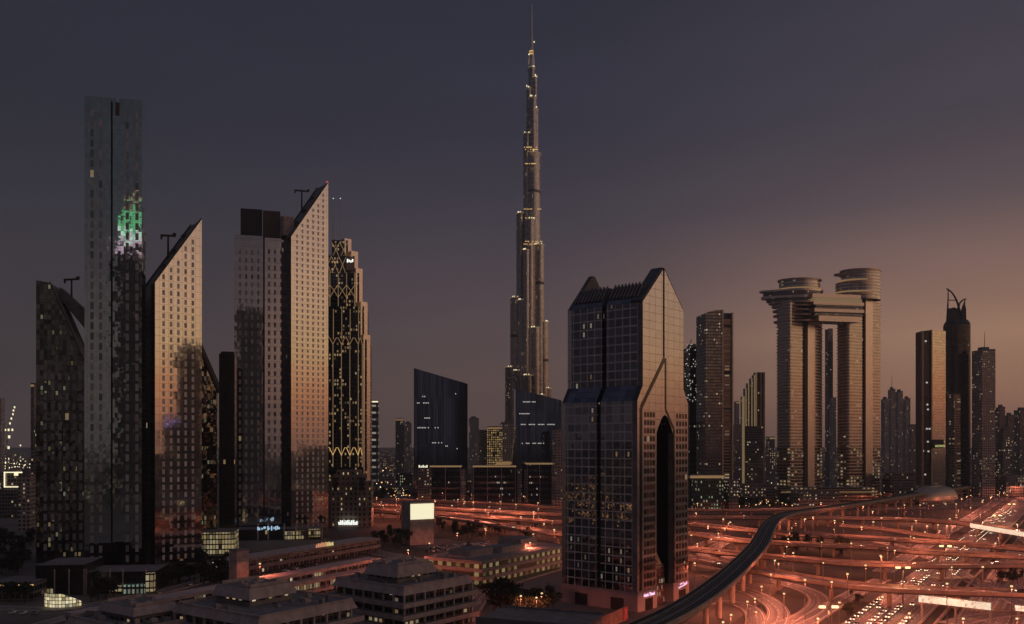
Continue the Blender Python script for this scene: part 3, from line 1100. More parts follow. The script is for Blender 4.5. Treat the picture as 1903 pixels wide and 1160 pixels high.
# ------------------------------------------------------------------ general towers of the skyline
FM = {}
FM['blue'] = facade('blue_black_glass', bay=3.4, flr=60, ww=0.86, wh=1.1, frame=(0.02, 0.022, 0.03), fm=0.5, fr=0.3,
                    glass=(0.14, 0.175, 0.25), gm=1.0, gr=0.05, lit=0.0, jit=0.012, gvar=0.4)
FM['blue_lit'] = facade('blue_black_lit_floors', bay=2.2, flr=7.5, ww=0.75, wh=0.35, frame=(0.012, 0.013, 0.018), fm=0.6, fr=0.2,
                        glass=(0.14, 0.18, 0.28), gm=1.0, gr=0.05, lit=0.11, jit=0.012, gvar=0.4, ls=0.55, lcol=((0.8, 0.85, 0.9), (1.0, 0.85, 0.6)))
FM['grey'] = facade('grey_residential', bay=3.2, flr=3.4, ww=0.55, wh=0.55, frame=(0.40, 0.35, 0.34), glass=(0.14, 0.14, 0.15), gm=0.7, gr=0.1, lit=0.14, ls=0.45)
FM['brown'] = facade('brown_residential', bay=3.4, flr=3.5, ww=0.62, wh=0.55, frame=(0.44, 0.34, 0.31), glass=(0.15, 0.125, 0.12), gm=0.8, gr=0.1, lit=0.16, ls=0.45)
FM['dark'] = facade('dark_office', bay=3.0, flr=3.6, ww=0.8, wh=0.66, frame=(0.17, 0.15, 0.15), glass=(0.17, 0.16, 0.165), gm=0.95, gr=0.07, lit=0.09, ls=0.5)
FM['band'] = facade('banded_balconies', bay=9.0, flr=3.5, ww=0.96, wh=0.60, frame=(0.33, 0.25, 0.21), fm=0.35, fr=0.4, glass=(0.13, 0.105, 0.095), gm=0.9, gr=0.1, lit=0.22, ls=0.30)
FM['office'] = facade('office_strip_glass', bay=2.8, flr=4.4, ww=0.82, wh=0.9, frame=(0.12, 0.10, 0.095), glass=(0.12, 0.115, 0.12), gm=0.9, gr=0.08, lit=0.16, ls=0.3, lw=0.8)
FM['gold'] = facade('gold_mesh_block', bay=3.2, flr=3.6, ww=0.72, wh=0.78, frame=(0.02, 0.018, 0.015), glass=(0.2, 0.15, 0.08), gm=0.3, gr=0.3, lit=1.1, ls=0.55, clus=0.0, lcol=((1.0, 0.60, 0.22), (1.0, 0.70, 0.32)))
FM['white_band'] = facade('white_lit_floors', bay=30.0, flr=11.5, ww=0.99, wh=0.35, frame=(0.08, 0.07, 0.07), glass=(0.4, 0.38, 0.36), gm=0.2, gr=0.3, lit=6.0, ls=0.32, clus=0.0, lcol=((1.0, 0.85, 0.6), (1.0, 0.9, 0.72)))
FM['mirror'] = facade('copper_mirror', bay=3.0, flr=3.8, ww=0.95, wh=0.93, frame=(0.20, 0.16, 0.14), fm=0.5, fr=0.3, glass=(0.60, 0.50, 0.43), gm=1.0, gr=0.09, lit=0.005, jit=0.015, gvar=0.12, ls=0.3)
FM['black'] = BLACK_WALL
FM['lowlit'] = facade('low_rise_lit', bay=3.4, flr=3.6, ww=0.7, wh=0.5, frame=(0.24, 0.20, 0.19), glass=(0.09, 0.085, 0.085), gm=0.6, gr=0.15, lit=0.30, ls=0.6, lcol=((1.0, 0.58, 0.25), (1.0, 0.88, 0.66)))
FM['greenlow'] = facade('green_lit_low_rise', bay=3.0, flr=4.2, ww=0.62, wh=0.66, frame=(0.07, 0.075, 0.06), glass=(0.05, 0.06, 0.055), gm=0.6, gr=0.15, lit=0.35, ls=0.5, lcol=((0.6, 0.9, 0.6), (1.0, 0.85, 0.5)))


def tower(label, px0, px1, ytop, D, mkey, depth=26, ang=6, cap='box', name='tower', group=None, cat='tower', top_y=None, lamp=None):
    t = dirv(ang)
    bk = -front(t)
    z = Z(ytop, D)
    p = Q(px0, D)
    wd = hit(p, t, px1)
    if cap != 'slant':
        full = (px1 - px0) / F * D
        depth = min(depth, 0.42 * full / max(0.05, abs((px0 + px1) / 2 - CX) / F + 0.1 * (1 if px0 > CX else -1)))
        if px0 > CX:                      # the left flank shows: its far corner sets the outline
            p = Q(px0, D + depth)
            p = Vector((p.x, p.y, 0)) - bk * depth
            p.z = 0
            wd = hit(p, t, px1)
        elif px1 < CX:                    # the right flank shows
            wd = hit(p + bk * depth, t, px1)
    p.z = 0
    th = thing(name, label, cat, p, group)
    uo = (R.randint(0, 50) * 3.0, R.randint(0, 40) * 3.5)
    b = MB()
    if cap == 'slant':
        z2 = Z(top_y, D)
        b.rect(p, t, wd, depth, 0, [z, z2, z2, z])
    else:
        b.rect(p, t, wd, depth, 0, z)
    b.build('wall', [FM[mkey], M['roof_dark']], th, uvoff=uo)
    if cap in ('box', 'mast'):
        b = MB()
        b.rect(p + t * wd * 0.22 - front(t) * depth * 0.25, t, wd * 0.5, depth * 0.45, z, z + 4.5)
        b.build('penthouse', M['concrete_dark'], th)
        b = MB()
        for a, l in (((0, 0), wd),):
            b.rect(p + front(t) * 0.15, t, wd, 0.4, z - 0.8, z + 1.2, bottom=True)
        b.build('parapet', M['concrete_dark'], th)
    if cap == 'none':
        b = MB()
        for q_, d_, l_ in ((p, t, wd), (p + t * wd + bk * depth, -t, wd)):
            b.rect(q_ + front(d_) * 0.12, d_, l_, 0.5, z - 0.3, z + 1.3, bottom=True)
        b.build('parapet', M['concrete_dark'], th)
    if cap == 'mast':
        b = MB()
        q = p + t * wd * 0.5 - front(t) * depth * 0.4
        b.tube([Vector((q.x, q.y, z)), Vector((q.x, q.y, z + 26))], [0.6, 0.25], 6)
        b.build('mast', M['steel'], th)
    if lamp:
        b = MB()
        b.rect(p + front(t) * 0.4, t, wd, 0.4, z - 2.6, z - 0.4)
        b.build('roof_light', M[lamp], th)
    th['_w'] = wd
    return th


tower('slender tower with white lit floor bands right of the stepped tower', 685, 704, 745, 1500, 'white_band', 16, 4, 'none', lamp='warm_white')
tower('narrow dark tower with a lit roof edge, left of the blue slanted block', 735, 752, 779, 1800, 'dark', 18, 5, 'none', lamp='gold_dim')
tower('slim grey tower close behind the narrow dark tower with lit roof', 752, 765, 787, 1850, 'grey', 18, 5)
blue1 = tower('blue black glass block with a slanted roof, free standing left of the spire tower', 769, 869, 684, 1150, 'blue', 40, 3, 'slant', top_y=713)
b = MB()
pq = Q(772, 1150) + Vector((0, -0.4, 0))
for (xa, xb, ya) in ((775, 798, 749), (785, 792, 737), (786, 800, 777), (776, 798, 795), (808, 816, 795), (846, 851, 732), (800, 823, 823), (825, 836, 829), (842, 852, 834)):
    q = Q(xa, 1149.2)
    q2 = Q(xb, 1149.2)
    n_ = max(2, int((xb - xa) / 2.6))
    for k in range(n_):
        if R.random() < 0.7:
            b.rect(q + (q2 - q) * (k / n_), (1, 0.05), 1.1, 0.4, Z(ya + 1, 1150), Z(ya - 1, 1150))
b.build('lit_windows', M['white_dim'], blue1)
b = MB()
for k in range(5):
    q = Q(778 + k * 3.5, 1148.4)
    b.rect(q, (1, 0.05), 1.8, 0.5, Z(872, 1150), Z(864.5 + (k % 2) * 1.6, 1150))
b.build('sign', M['screen'], blue1)
tower('small residential tower just right of the blue slanted block', 872, 889, 778, 1700, 'grey', 20, 5)
tower('low dark tower beside the gold mesh block', 889, 905, 800, 1750, 'dark', 20, 5, 'none')
tower('block wrapped in glowing gold mesh, left of the spire tower', 906, 932, 794, 1400, 'gold', 24, 3, 'none', lamp='gold_dim')
tower('stone coloured base block at the foot of the spire tower', 931, 966, 786, 1430, 'grey', 30, 3)
blue2 = tower('blue black glass block with a slanting roof, in front of the spire tower', 958, 1044, 722, 1150, 'blue', 40, 3, 'slant', top_y=744)
b = MB()
for (xa, xb, ya) in ((968, 1032, 789), (970, 1012, 824), (965, 985, 769), (972, 996, 747)):
    q, q2 = Q(xa, 1148.8), Q(xb, 1148.8)
    n_ = int((xb - xa) / 2.4)
    for k in range(n_):
        if R.random() < 0.72:
            b.rect(q + (q2 - q) * (k / n_), (1, 0.05), 1.0, 0.4, Z(ya + 0.9, 1150), Z(ya - 0.9, 1150))
b.build('lit_windows', M['white_dim'], blue2)
b = MB()
b.extrude(Q(944, 1160), dirv(3), [(0, 0), (18, 0), (18, Z(735, 1160)), (15, Z(735, 1160))], 30, 0, 0)
b.build('leaning_wall', FM['dark'], blue2)

# right of the gabled tower
glassQ = tower('dark tower under construction sprinkled with white work lights', 1268, 1303, 645, 1050, 'blue_lit', 30, 6, 'box')
b = MB()
for k in range(50):
    q = Q(1272 + R.random() * 26, 1049.0)
    zz = Z(640 + R.random() * 105, 1050)
    b.rect(q, (1, 0.1), 0.8, 0.3, zz, zz + 1.1)
b.build('work_lamps', M['white_dim'], glassQ)
b = MB()
q = Q(1281, 1060)
b.tube([Vector((q.x, q.y, Z(650, 1060))), Vector((q.x + 2.5, q.y, Z(631, 1060)))], 0.5, 5)
b.build('crane_jib', M['black'], glassQ)
tower('brown banded block tucked between the construction tower and the curved top tower', 1296, 1312, 700, 1120, 'brown', 22, 6, 'none')

# curved-top residential tower
DRs = 1000
pR_ = Q(1311, DRs)
t6 = dirv(8)
wR_ = hit(pR_, t6, 1362)
resid = thing('residential_tower', 'tall residential tower with a curved top and lit balcony bays, right of the gabled tower', 'tower', pR_)
zt = Z(577, DRs)
b = MB()
poly = [(0, 0), (wR_ * 0.66, 0), (wR_ * 0.66, Z(575, DRs))]
poly += [(wR_ * 0.66 * (1 - k / 6), Z(575 + 6.5 * (k / 6) ** 2, DRs)) for k in range(1, 6)] + [(0, Z(583, DRs))]
b.extrude(pR_, t6, poly, 30, 0, 0, 1)
b.build('wall', [FM['dark'], M['roof_dark']], resid)
b = MB()
b.rect(pR_ + t6 * (wR_ * 0.66) - front(t6) * 1.2, t6, wR_ * 0.31, 26, 0, Z(592, DRs))
b.build('balcony_bay', [FM['band'], M['roof_dark']], resid)
for s in (0.60, 0.955):
    b = MB()
    b.rect(pR_ + t6 * (wR_ * s) + front(t6) * 0.9, t6, wR_ * 0.05, 29, 0, Z(577 if s < 0.9 else 580, DRs))
    b.build('pier', M['bronze'], resid)
for y in (603, 690, 758):
    b = MB()
    b.rect(pR_ + t6 * (wR_ * 0.66) + front(t6) * 0.2, t6, wR_ * 0.3, 3, Z(y + 4, DRs), Z(y, DRs), bottom=True)
    b.build('sky_garden', M['black'], resid)
b = MB()
b.rect(pR_ + t6 * (wR_ * 0.64) - front(t6) * 8, t6, wR_ * 0.36, 14, Z(592, DRs), Z(579, DRs))
b.build('penthouse', M['concrete_dark'], resid)
tower('thin far tower with a lit top, left of the gold striped tower', 1364, 1374, 747, 1700, 'grey', 14, 5, 'none', lamp='gold_dim')
tower('low far block beside the gold striped tower', 1360, 1381, 790, 1650, 'dark', 20, 5, 'none')
# gold striped stepped tower
DSt = 1300
gs = thing('striped_tower', 'stepped tower with vertical gold light stripes left of the twin towers', 'tower', Q(1400, DSt))
stp = [(1380, 737), (1385, 722), (1390, 712), (1396, 703), (1401, 697), (1404, 692), (1422, 692)]
for (x0, y0), (x1, y1) in zip(stp, stp[1:]):
    b = MB()
    q = Q(x0, DSt)
    b.rect(q, (1, 0.05), (x1 - x0) / F * DSt, 10, 0, Z(y0, DSt))
    b.build('wall', [FM['dark'], M['roof_dark']], gs)
    b = MB()
    b.rect(q + Vector((0.2, -0.7, 0)), (1, 0.05), 1.5, 0.6, Z(792, DSt), Z(y0, DSt))
    b.build('light_stripe', M['gold_line'], gs)
b = MB()
b.rect(Q(1380, DSt - 3), (1, 0.05), 3, 2.5, 0, Z(737, DSt))
b.build('light_stripe', M['gold_line'], gs)
for x in (1406, 1413, 1419):
    b = MB()
    b.rect(Q(x, DSt - 0.8), (1, 0.05), 2.0, 0.7, 0, Z(692, DSt))
    b.build('pier', M['bronze'], gs)
b = MB()
b.rect(Q(1388, DSt - 2), (1, 0.05), 27, 2, 0, Z(793, DSt))
b.build('lower_wall', [FM['dark'], M['roof_dark']], gs)
tower('small lit block left of the twin towers', 1423, 1440, 813, 1500, 'lowlit', 20, 5, 'none', lamp='gold_dim')

# ------------------------------------------------------------------ twin round towers joined by a sky bridge
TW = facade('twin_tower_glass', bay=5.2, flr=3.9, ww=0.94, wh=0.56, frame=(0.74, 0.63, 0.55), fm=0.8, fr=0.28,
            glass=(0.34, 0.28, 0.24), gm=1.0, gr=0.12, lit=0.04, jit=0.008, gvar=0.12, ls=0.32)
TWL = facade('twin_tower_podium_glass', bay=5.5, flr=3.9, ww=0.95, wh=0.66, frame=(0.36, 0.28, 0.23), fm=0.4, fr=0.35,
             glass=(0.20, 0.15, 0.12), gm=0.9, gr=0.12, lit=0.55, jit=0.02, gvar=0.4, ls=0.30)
DT = 1100
twin = thing('twin_towers', 'pair of round balconied towers joined near the top by a stepped sky bridge', 'tower', Q(1540, DT))
m_pp = DT / F


def rounded(poly, r):
    out = []
    n = len(poly)
    for i in range(n):
        a_, v, c_ = Vector(poly[i - 1]), Vector(poly[i]), Vector(poly[(i + 1) % n])
        for k in range(5):
            f = k / 4
            p0, p1 = v + (a_ - v).normalized() * r, v + (c_ - v).normalized() * r
            q = p0 * (1 - f) ** 2 + v * 2 * f * (1 - f) + p1 * f * f
            out.append((q.x, q.y))
    return out


def scaled(poly, k):
    cx_ = sum(p[0] for p in poly) / len(poly)
    cy_ = sum(p[1] for p in poly) / len(poly)
    return [(cx_ + (x - cx_) * k, cy_ + (y - cy_) * k) for x, y in poly]


def faceted_shaft(pxl, pxc, pxr, D, ztop, zsplit):
    c0 = Q(pxc, D - 20)
    t1, t2 = dirv(29), dirv(122)
    w1, w2 = hit(c0, t1, pxr), hit(c0, t2, pxl)
    foot = rounded([c0, c0 + t1 * w1, c0 + t1 * w1 + t2 * w2, c0 + t2 * w2], 4.0)
    bb = MB()
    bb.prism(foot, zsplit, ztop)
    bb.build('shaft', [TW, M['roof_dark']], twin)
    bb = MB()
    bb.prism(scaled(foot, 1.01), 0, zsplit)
    bb.build('lower_shaft', [TWL, M['roof_dark']], twin)
    bb = MB()
    z = 4.0
    i = 0
    while z < ztop - 1:
        bb.prism(scaled(foot, 1.035 + (0.02 if i % 2 else 0)), z, z + 0.7, 0, 0, True)
        z += 3.9
        i += 1
    bb.build('balcony_slabs', M['rose_metal'], twin)
    ctr = c0 + t1 * w1 / 2 + t2 * w2 / 2
    return ctr, c0, t1


cl, kl, tw1 = faceted_shaft(1442, 1467, 1530, DT, Z(566, DT), Z(832, DT))
cr, kr, tw1 = faceted_shaft(1554, 1577, 1638, DT + 12, Z(548, DT), Z(832, DT))
rxl, ryl = 44 * m_pp, 44 * m_pp * 0.72
rxr, ryr = 41 * m_pp, 41 * m_pp * 0.72
cl = Q(1486, DT + 2)
# crown drum, terrace with a prow
b = MB()
b.prism(ellipse(cl.x, cl.y, rxl * 0.86, ryl * 0.86, 40), Z(566, DT), Z(520, DT))
b.build('crown_drum', [TW, M['roof_dark']], twin)
b = MB()
b.prism(ellipse(cl.x, cl.y, rxl * 0.92, ryl * 0.92, 40), Z(523, DT), Z(520.5, DT), 0, 0, True)
b.build('crown_rim', M['bronze'], twin)


def prow(scale, y0, y1, reach, m):
    pts = []
    for k in range(44):
        a = 2 * math.pi * k / 44
        x, y = rxl * scale * math.cos(a), ryl * scale * math.sin(a)
        c_ = max(0.0, -math.cos(a))
        x -= (reach - rxl * scale) * c_ ** 3 if reach > rxl * scale else 0
        pts.append((cl.x + x, cl.y + y))
    bb = MB()
    bb.prism(pts, Z(y1, DT), Z(y0, DT), 0, 0, True)
    return bb.build('terrace', m, twin)


for sc_, y0, y1, rc, mm in ((0.98, 541, 544, 75, M['rose_metal']), (0.95, 545, 551, 68, FM['dark']), (0.99, 552, 556.5, 72, M['rose_metal']), (0.95, 557.5, 562, 62, FM['dark']), (0.97, 562.5, 566, 58, M['bronze']),
                            (0.95, 569, 572, 52, M['bronze']), (0.94, 577, 580, 50, M['bronze']), (0.94, 586, 589, 49, M['bronze']), (0.94, 597, 600, 48, M['bronze'])):
    prow(sc_, y0, y1, rc * m_pp, mm)
prow(0.90, 537, 539, 10, M['gold_dim'])
# bridge decks
for (y0, y1, x0, x1, mm) in ((549, 556, 1510, 1600, 'b'), (557, 562.5, 1514, 1602, 'g'), (563, 569, 1512, 1606, 'b'), (570, 575.5, 1516, 1604, 'g'), (576, 582, 1514, 1606, 'b'),
                             (583, 588, 1518, 1602, 'd'), (589, 599, 1522, 1598, 'b')):
    b = MB()
    q = Q(x0, DT - 27)
    q2 = Q(x1, DT - 14)
    b.rect(q, (q2 - q), (q2 - q).length, 26, Z(y1 + 3, DT), Z(y0 + 3, DT), 0, 0, True)
    b.build('bridge_deck', M['rose_metal'] if mm == 'b' else (M['gold_line'] if mm == 'g' and y0 < 560 else FM['dark']), twin)
# right crown: stepped rings leaning left
for (cx_, hw, y0, y1) in ((1600, 36, 503, 556), (1586, 33, 524, 550), (1578, 26, 547, 556)):
    c0 = Q(cx_, DT + 12)
    rx = hw / F * DT
    b = MB()
    b.prism(ellipse(c0.x, c0.y, rx, rx * 0.72, 40), Z(y1, DT), Z(y0, DT))
    b.build('crown_drum', [TW, M['roof_dark']], twin)
for (cx_, hw, y0, y1, mm) in ((1599, 38, 500, 503.5, 'bronze'), (1594, 34, 508, 510.5, 'bronze'), (1594, 36, 519, 521, 'gold_dim'), (1593, 37, 523, 527, 'bronze'), (1590, 39, 541, 543, 'gold_dim'), (1590, 40, 545, 549, 'bronze'), (1566, 16, 506, 509, 'bronze')):
    c0 = Q(cx_, DT + 12)
    rx = hw / F * DT
    b = MB()
    b.prism(ellipse(c0.x, c0.y, rx, rx * 0.74, 40), Z(y1, DT), Z(y0, DT), 0, 0, True)
    b.build('crown_ring', M[mm], twin)
# spines set on the bright faces
for k0, x0, x1, x2, yt in ((kl, 1493, 1498.5, 1511, 523), (kr, 1604, 1606, 1619, 505)):
    sA, sB, sC = hit(k0, tw1, x0), hit(k0, tw1, x1), hit(k0, tw1, x2)
    b = MB()
    b.rect(k0 + tw1 * sA + front(tw1) * 1.6, tw1, sB - sA, 12, 0, Z(yt, DT))
    b.build('spine', M['black'], twin)
    b = MB()
    b.rect(k0 + tw1 * sB + front(tw1) * 2.4, tw1, sC - sB, 12, 0, Z(yt - 1, DT))
    b.build('spine', M['rose_metal'], twin)
tower('dark slim tower in the gap between the twin towers', 1533, 1548, 612, 1500, 'dark', 14, 5, 'none')
tower('lower grey tower in the gap between the twin towers', 1541, 1554, 740, 1450, 'grey', 14, 5, 'none')
podT = thing('podium', 'lit podium building spread round the feet of the twin towers', 'building', Q(1540, DT - 30))
b = MB()
b.rect(Q(1452, DT - 34), dirv(3), 118, 26, 0, 22)
b.build('wall', [TWL, M['roof_dark']], podT)
b = MB()
b.rect(Q(1452, DT - 35), dirv(3), 118, 1.2, 16.6, 17.4)
b.build('cornice_light', M['gold_dim'], podT)

# right-hand cluster
for i, (x0, x1, y, D, lb) in enumerate(((1637, 1652, 742, 1600, 'grey apartment tower nearest the twin towers on their right'),
                                        (1650, 1664, 724, 1620, 'tallest grey apartment tower of the trio right of the twin towers'),
                                        (1663, 1678, 728, 1640, 'grey apartment tower in the middle of the group right of the twin towers'),
                                        (1677, 1692, 741, 1660, 'grey apartment tower at the right end of the group by the twin towers'))):
    tower(lb, x0, x1, y, D, 'grey', 20, 6, 'mast' if i == 1 else 'box', group='grey apartment towers right of the twin towers')
tower('low grey block in front of the grey apartment towers', 1688, 1702, 790, 1400, 'brown', 20, 6, 'none')
# three banded tower
DW = 1200
tw = thing('office_tower', 'flat topped tower in bronze, black and pale vertical bands with a small yellow sign', 'tower', Q(1700, DW))
for (x0, x1, y, mm, off) in ((1711.5, 1716, 618, M['bronze_dark'], 0), (1716, 1732, 615, BLACK_WALL, 0.8), (1733, 1757.5, 613, FM['mirror'], 0)):
    q = Q(x0, DW + off)
    t_ = dirv(6) if x0 < 1730 else dirv(30)
    b = MB()
    b.rect(q, t_, hit(q, t_, x1), 13 if x0 < 1715 else 18, 0, Z(y, DW))
    b.build('wall', [mm, M['roof_dark']], tw)
b = MB()
b.rect(Q(1714.5, DW - 0.5), dirv(6), 1.2, 3, 0, Z(616, DW))
b.rect(Q(1731, DW - 0.5), dirv(6), 1.4, 3, 0, Z(613, DW))
b.build('fin', M['bronze'], tw)
text_mesh('sign', 'AOWEI', 4.4, Q(1747, DW - 6, Z(831, DW)), dirv(8), glow_mat('sign_yellow', (1.0, 0.95, 0.35), 0.5), tw, 0.3)
b = MB()
b.rect(Q(1735, DW - 4), dirv(8), 15, 4, Z(833, DW), Z(817, DW))
b.build('sign_panel', M['black'], tw)
b = MB()
for (x, y) in ((1719, 634), (1721, 711), (1722, 752), (1723, 761), (1721, 797), (1726, 797), (1723, 821), (1714, 838), (1724, 839), (1718, 882)):
    b.rect(Q(x, DW + 0.3), dirv(6), 2.4, 0.3, Z(y + 1.4, DW), Z(y - 1.4, DW))
b.build('lit_windows', M['white_dim'], tw)

# horned tower
DX = 1290
horn = thing('horned_tower', 'slender black tower crowned by two curved horns', 'tower', Q(1778, DX))
c0 = Q(1778, DX + 12)
hw = 20.5 / F * DX
b = MB()
foot = []
for k in range(32):
    a = 2 * math.pi * k / 32
    e = 0.55
    x = math.copysign(abs(math.cos(a)) ** e, math.cos(a)) * hw
    y = math.copysign(abs(math.sin(a)) ** e, math.sin(a)) * hw
    foot.append((c0.x + x, c0.y + y))
b.prism(foot, 0, Z(603, DX))
b.build('wall', [facade('black_tower_glass', bay=2.4, flr=3.6, ww=0.9, wh=0.8, frame=(0.03, 0.026, 0.026), glass=(0.07, 0.058, 0.055), gm=0.95, gr=0.07, lit=0.008, jit=0.01, ls=0.4), M['roof_dark']], horn)
rings = []
for f, zz in ((1.0, Z(603, DX)), (0.92, Z(598, DX)), (0.8, Z(594, DX))):
    rings.append([(c0.x + (x - c0.x) * f, c0.y + (y - c0.y) * f, zz) for x, y in foot])
b = MB()
b.loft(rings)
b.build('shoulder', M['black'], horn)


def horn_arc(pts, r):
    bb = MB()
    bb.tube(spline([Q(x, DX + 10, Z(y, DX)) for x, y in pts], 1.0), 1.0, 6)
    return bb


for pts, rr in (([(1785, 600), (1784, 580), (1779, 560), (1770, 543), (1759, 534)], 1.6), ([(1760, 598), (1761, 575), (1762, 552), (1762, 537)], 1.2),
                ([(1780, 575), (1783, 563), (1789, 556), (1796, 553)], 1.4), ([(1794, 598), (1794, 580), (1793, 565), (1793, 555)], 1.1), ([(1786, 598), (1788, 580), (1790, 566), (1794, 555)], 1.0)):
    bb = MB()
    sp = spline([Q(x, DX + 10, Z(y, DX)) for x, y in pts], 1.0)
    n_ = len(sp)
    bb.tube(sp, [rr * (1.25 - 0.7 * i / n_) for i in range(n_)], 6)
    bb.build('horn', M['black'], horn)
for pts in ([(1760, 600), (1785, 600), (1784, 586), (1781, 576), (1774, 571), (1762, 574)], [(1786, 600), (1796, 600), (1795.5, 572), (1791, 566), (1788, 578)]):
    b = MB()
    q0 = Q(pts[0][0], DX + 8)
    b.extrude(q0, (1, 0), [((x - pts[0][0]) / F * (DX + 8), Z(y, DX + 8)) for x, y in pts], 3.5, 0)
    b.build('crown_fin', M['black'], horn)
for (xa, xb, y) in ((1761, 1782, 572), (1762, 1778, 556), (1786, 1794, 574)):
    b = MB()
    b.tube([Q(xa, DX + 10, Z(y, DX)), Q(xb, DX + 10, Z(y, DX))], 0.7, 5)
    b.build('horn_brace', M['black'], horn)
b = MB()
b.rect(Q(1756.5, DX - 3), dirv(4), 24, 3, Z(760, DX), Z(733, DX))
b.build('lower_band', BLACK_WALL, horn)
b = MB()
for y in range(735, 900, 24):
    b.rect(Q(1797 + R.uniform(-1, 1), DX - 2), (1, 0), 0.6, 0.6, Z(y + 0.6, DX), Z(y - 0.6, DX))
b.rect(Q(1793, DX - 1.5), (1, 0), 1.2, 1.0, Z(668, DX), Z(664, DX))
b.build('red_lamps', M['red_light'], horn)
tower('low office slab with lit floors in front of the horned black tower', 1763, 1785, 733, 1262, 'band', 18, 8, 'none')
tower('black stair slab left of the low office slab', 1757, 1764, 735, 1265, 'black', 14, 8, 'none')
ty = tower('brown apartment tower with a flat lit crown, right of the horned tower', 1806, 1850, 650, 1250, 'brown', 34, 8, 'mast')
for i, (x0, x1, y, D, lb) in enumerate(((1850, 1868, 757, 1500, 'dark block right of the brown apartment tower'), (1866, 1884, 772, 1520, 'dark block with rounded roof plant, second from the right edge'),
                                        (1884, 1912, 762, 1540, 'wide dark block at the right edge of the skyline'), (1853, 1880, 800, 1300, 'lower block in front of the dark blocks at the far right'))):
    tower(lb, x0, x1, y, D, 'dark' if i != 3 else 'lowlit', 24, 6, 'box', group='dark blocks at the far right')
# left edge
tower('slim grey tower at the far left edge', -8, 9, 742, 1400, 'grey', 20, 6, 'none')
tower('pole thin dark tower just left of the leftmost hotel tower', 57, 67, 714, 900, 'dark', 14, 6, 'none', lamp='gold_dim')
tower('brown ribbed low block at the foot of the leftmost hotel tower', 34, 66, 882, 760, 'brown', 24, 10, 'box', name='low_block', cat='building')
wh = thing('lit_warehouse', 'low hall outlined with yellow strip lights at the left edge', 'building', Q(20, 900))
b = MB()
b.rect(Q(-20, 900), dirv(4), 46, 30, 0, Z(878, 900))
b.build('wall', [FM['dark'], M['roof_dark']], wh)
b = MB()
for (xa, xb, ya, yb) in ((7, 48, 877, 879), (7, 9, 877, 905), (7, 33, 904, 906)):
    b.rect(Q(xa, 899.2), dirv(4), (xb - xa) / F * 900, 0.6, Z(yb, 900), Z(ya, 900))
b.rect(Q(26, 899), dirv(4), 12, 0.6, Z(884, 900), Z(878, 900))
b.build('strip_light', M['warm_white'], wh)
# port cranes with lamps
pc = thing('harbour_crane', 'white lamp studded harbour crane boom rising at the far left', 'crane', Q(15, 1500))
b = MB()
b.tube([Q(14, 1500, Z(795, 1500)), Q(28, 1500, Z(755, 1500))], 0.9, 6)
b.tube([Q(12, 1500, 0), Q(14, 1500, Z(795, 1500))], 1.2, 6)
b.tube([Q(4, 1500, Z(798, 1500)), Q(26, 1500, Z(798, 1500))], 1.2, 6)
b.build('boom', M['steel'], pc)
for (x, y, r) in ((27, 757, 1.6), (25, 763, 1.6), (24, 770, 1.6), (21, 778, 1.7), (18.5, 787, 1.7), (3, 798, 1.9), (10, 799, 1.6), (16, 799, 1.9), (23, 799, 1.9), (17, 812, 2.4), (7, 806, 1.4), (2, 830, 2.6), (16, 832, 2.2), (38, 828, 1.4)):
    b = MB()
    q = Q(x, 1496, Z(y, 1496))
    b.tube([q - Vector((0, 0, r)), q + Vector((0, 0, r))], [r * 0.7, r * 0.7], 8)
    b.build('lamp', M['warm_white'], pc)
# ------------------------------------------------------------------ ground
gm = mat('ground_sand', (0.13, 0.105, 0.09), 0.9, var=0.55, vs=0.02)
b = MB()
S_ = 14000
nseg = 24
for i in range(nseg):
    for j in range(nseg):
        x0, x1 = -S_ + 2 * S_ * i / nseg, -S_ + 2 * S_ * (i + 1) / nseg
        y0, y1 = -4000 + 22000 * j / nseg, -4000 + 22000 * (j + 1) / nseg
        b.face([(x0, y0, -0.3), (x1, y0, -0.3), (x1, y1, -0.3), (x0, y1, -0.3)])
kind(b.build('ground', gm, loc=(0, 0, 0)), 'structure')
LAWN = mat('lawn', (0.020, 0.024, 0.010), 0.95, var=0.5, vs=0.15)
ROADM = bpy.data.materials.new('road_asphalt')
ROADM.use_nodes = True
_t = NT(ROADM.node_tree)
_bs = _t.new('ShaderNodeBsdfPrincipled')
_ou = _t.new('ShaderNodeOutputMaterial')
_t.t.links.new(_bs.outputs[0], _ou.inputs[0])
_uv = _t.new('ShaderNodeUVMap')
_uv.uv_map = 'UVMap'
_u, _v = _t.sep(_uv.outputs[0])[0:2]
_n1 = _t.new('ShaderNodeTexNoise')          # streaks along the lanes: light trails put into the asphalt colour
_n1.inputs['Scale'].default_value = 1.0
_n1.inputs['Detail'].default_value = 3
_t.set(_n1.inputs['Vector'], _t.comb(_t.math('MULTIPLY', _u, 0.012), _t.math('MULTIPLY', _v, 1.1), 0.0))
_n2 = _t.new('ShaderNodeTexNoise')          # patches and repairs
_n2.inputs['Scale'].default_value = 0.09
_n2.inputs['Detail'].default_value = 6
_t.set(_n2.inputs['Vector'], _uv.outputs[0])
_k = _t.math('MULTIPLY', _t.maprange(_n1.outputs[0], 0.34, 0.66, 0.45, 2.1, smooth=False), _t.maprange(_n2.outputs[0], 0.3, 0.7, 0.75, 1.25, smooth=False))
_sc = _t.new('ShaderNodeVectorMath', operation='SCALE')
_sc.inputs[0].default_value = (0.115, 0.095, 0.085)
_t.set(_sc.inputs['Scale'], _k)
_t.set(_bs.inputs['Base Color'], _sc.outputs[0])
_bs.inputs['Roughness'].default_value = 0.6
PARA = mat('parapet_concrete', (0.36, 0.27, 0.21), 0.8, var=0.3, vs=0.25)
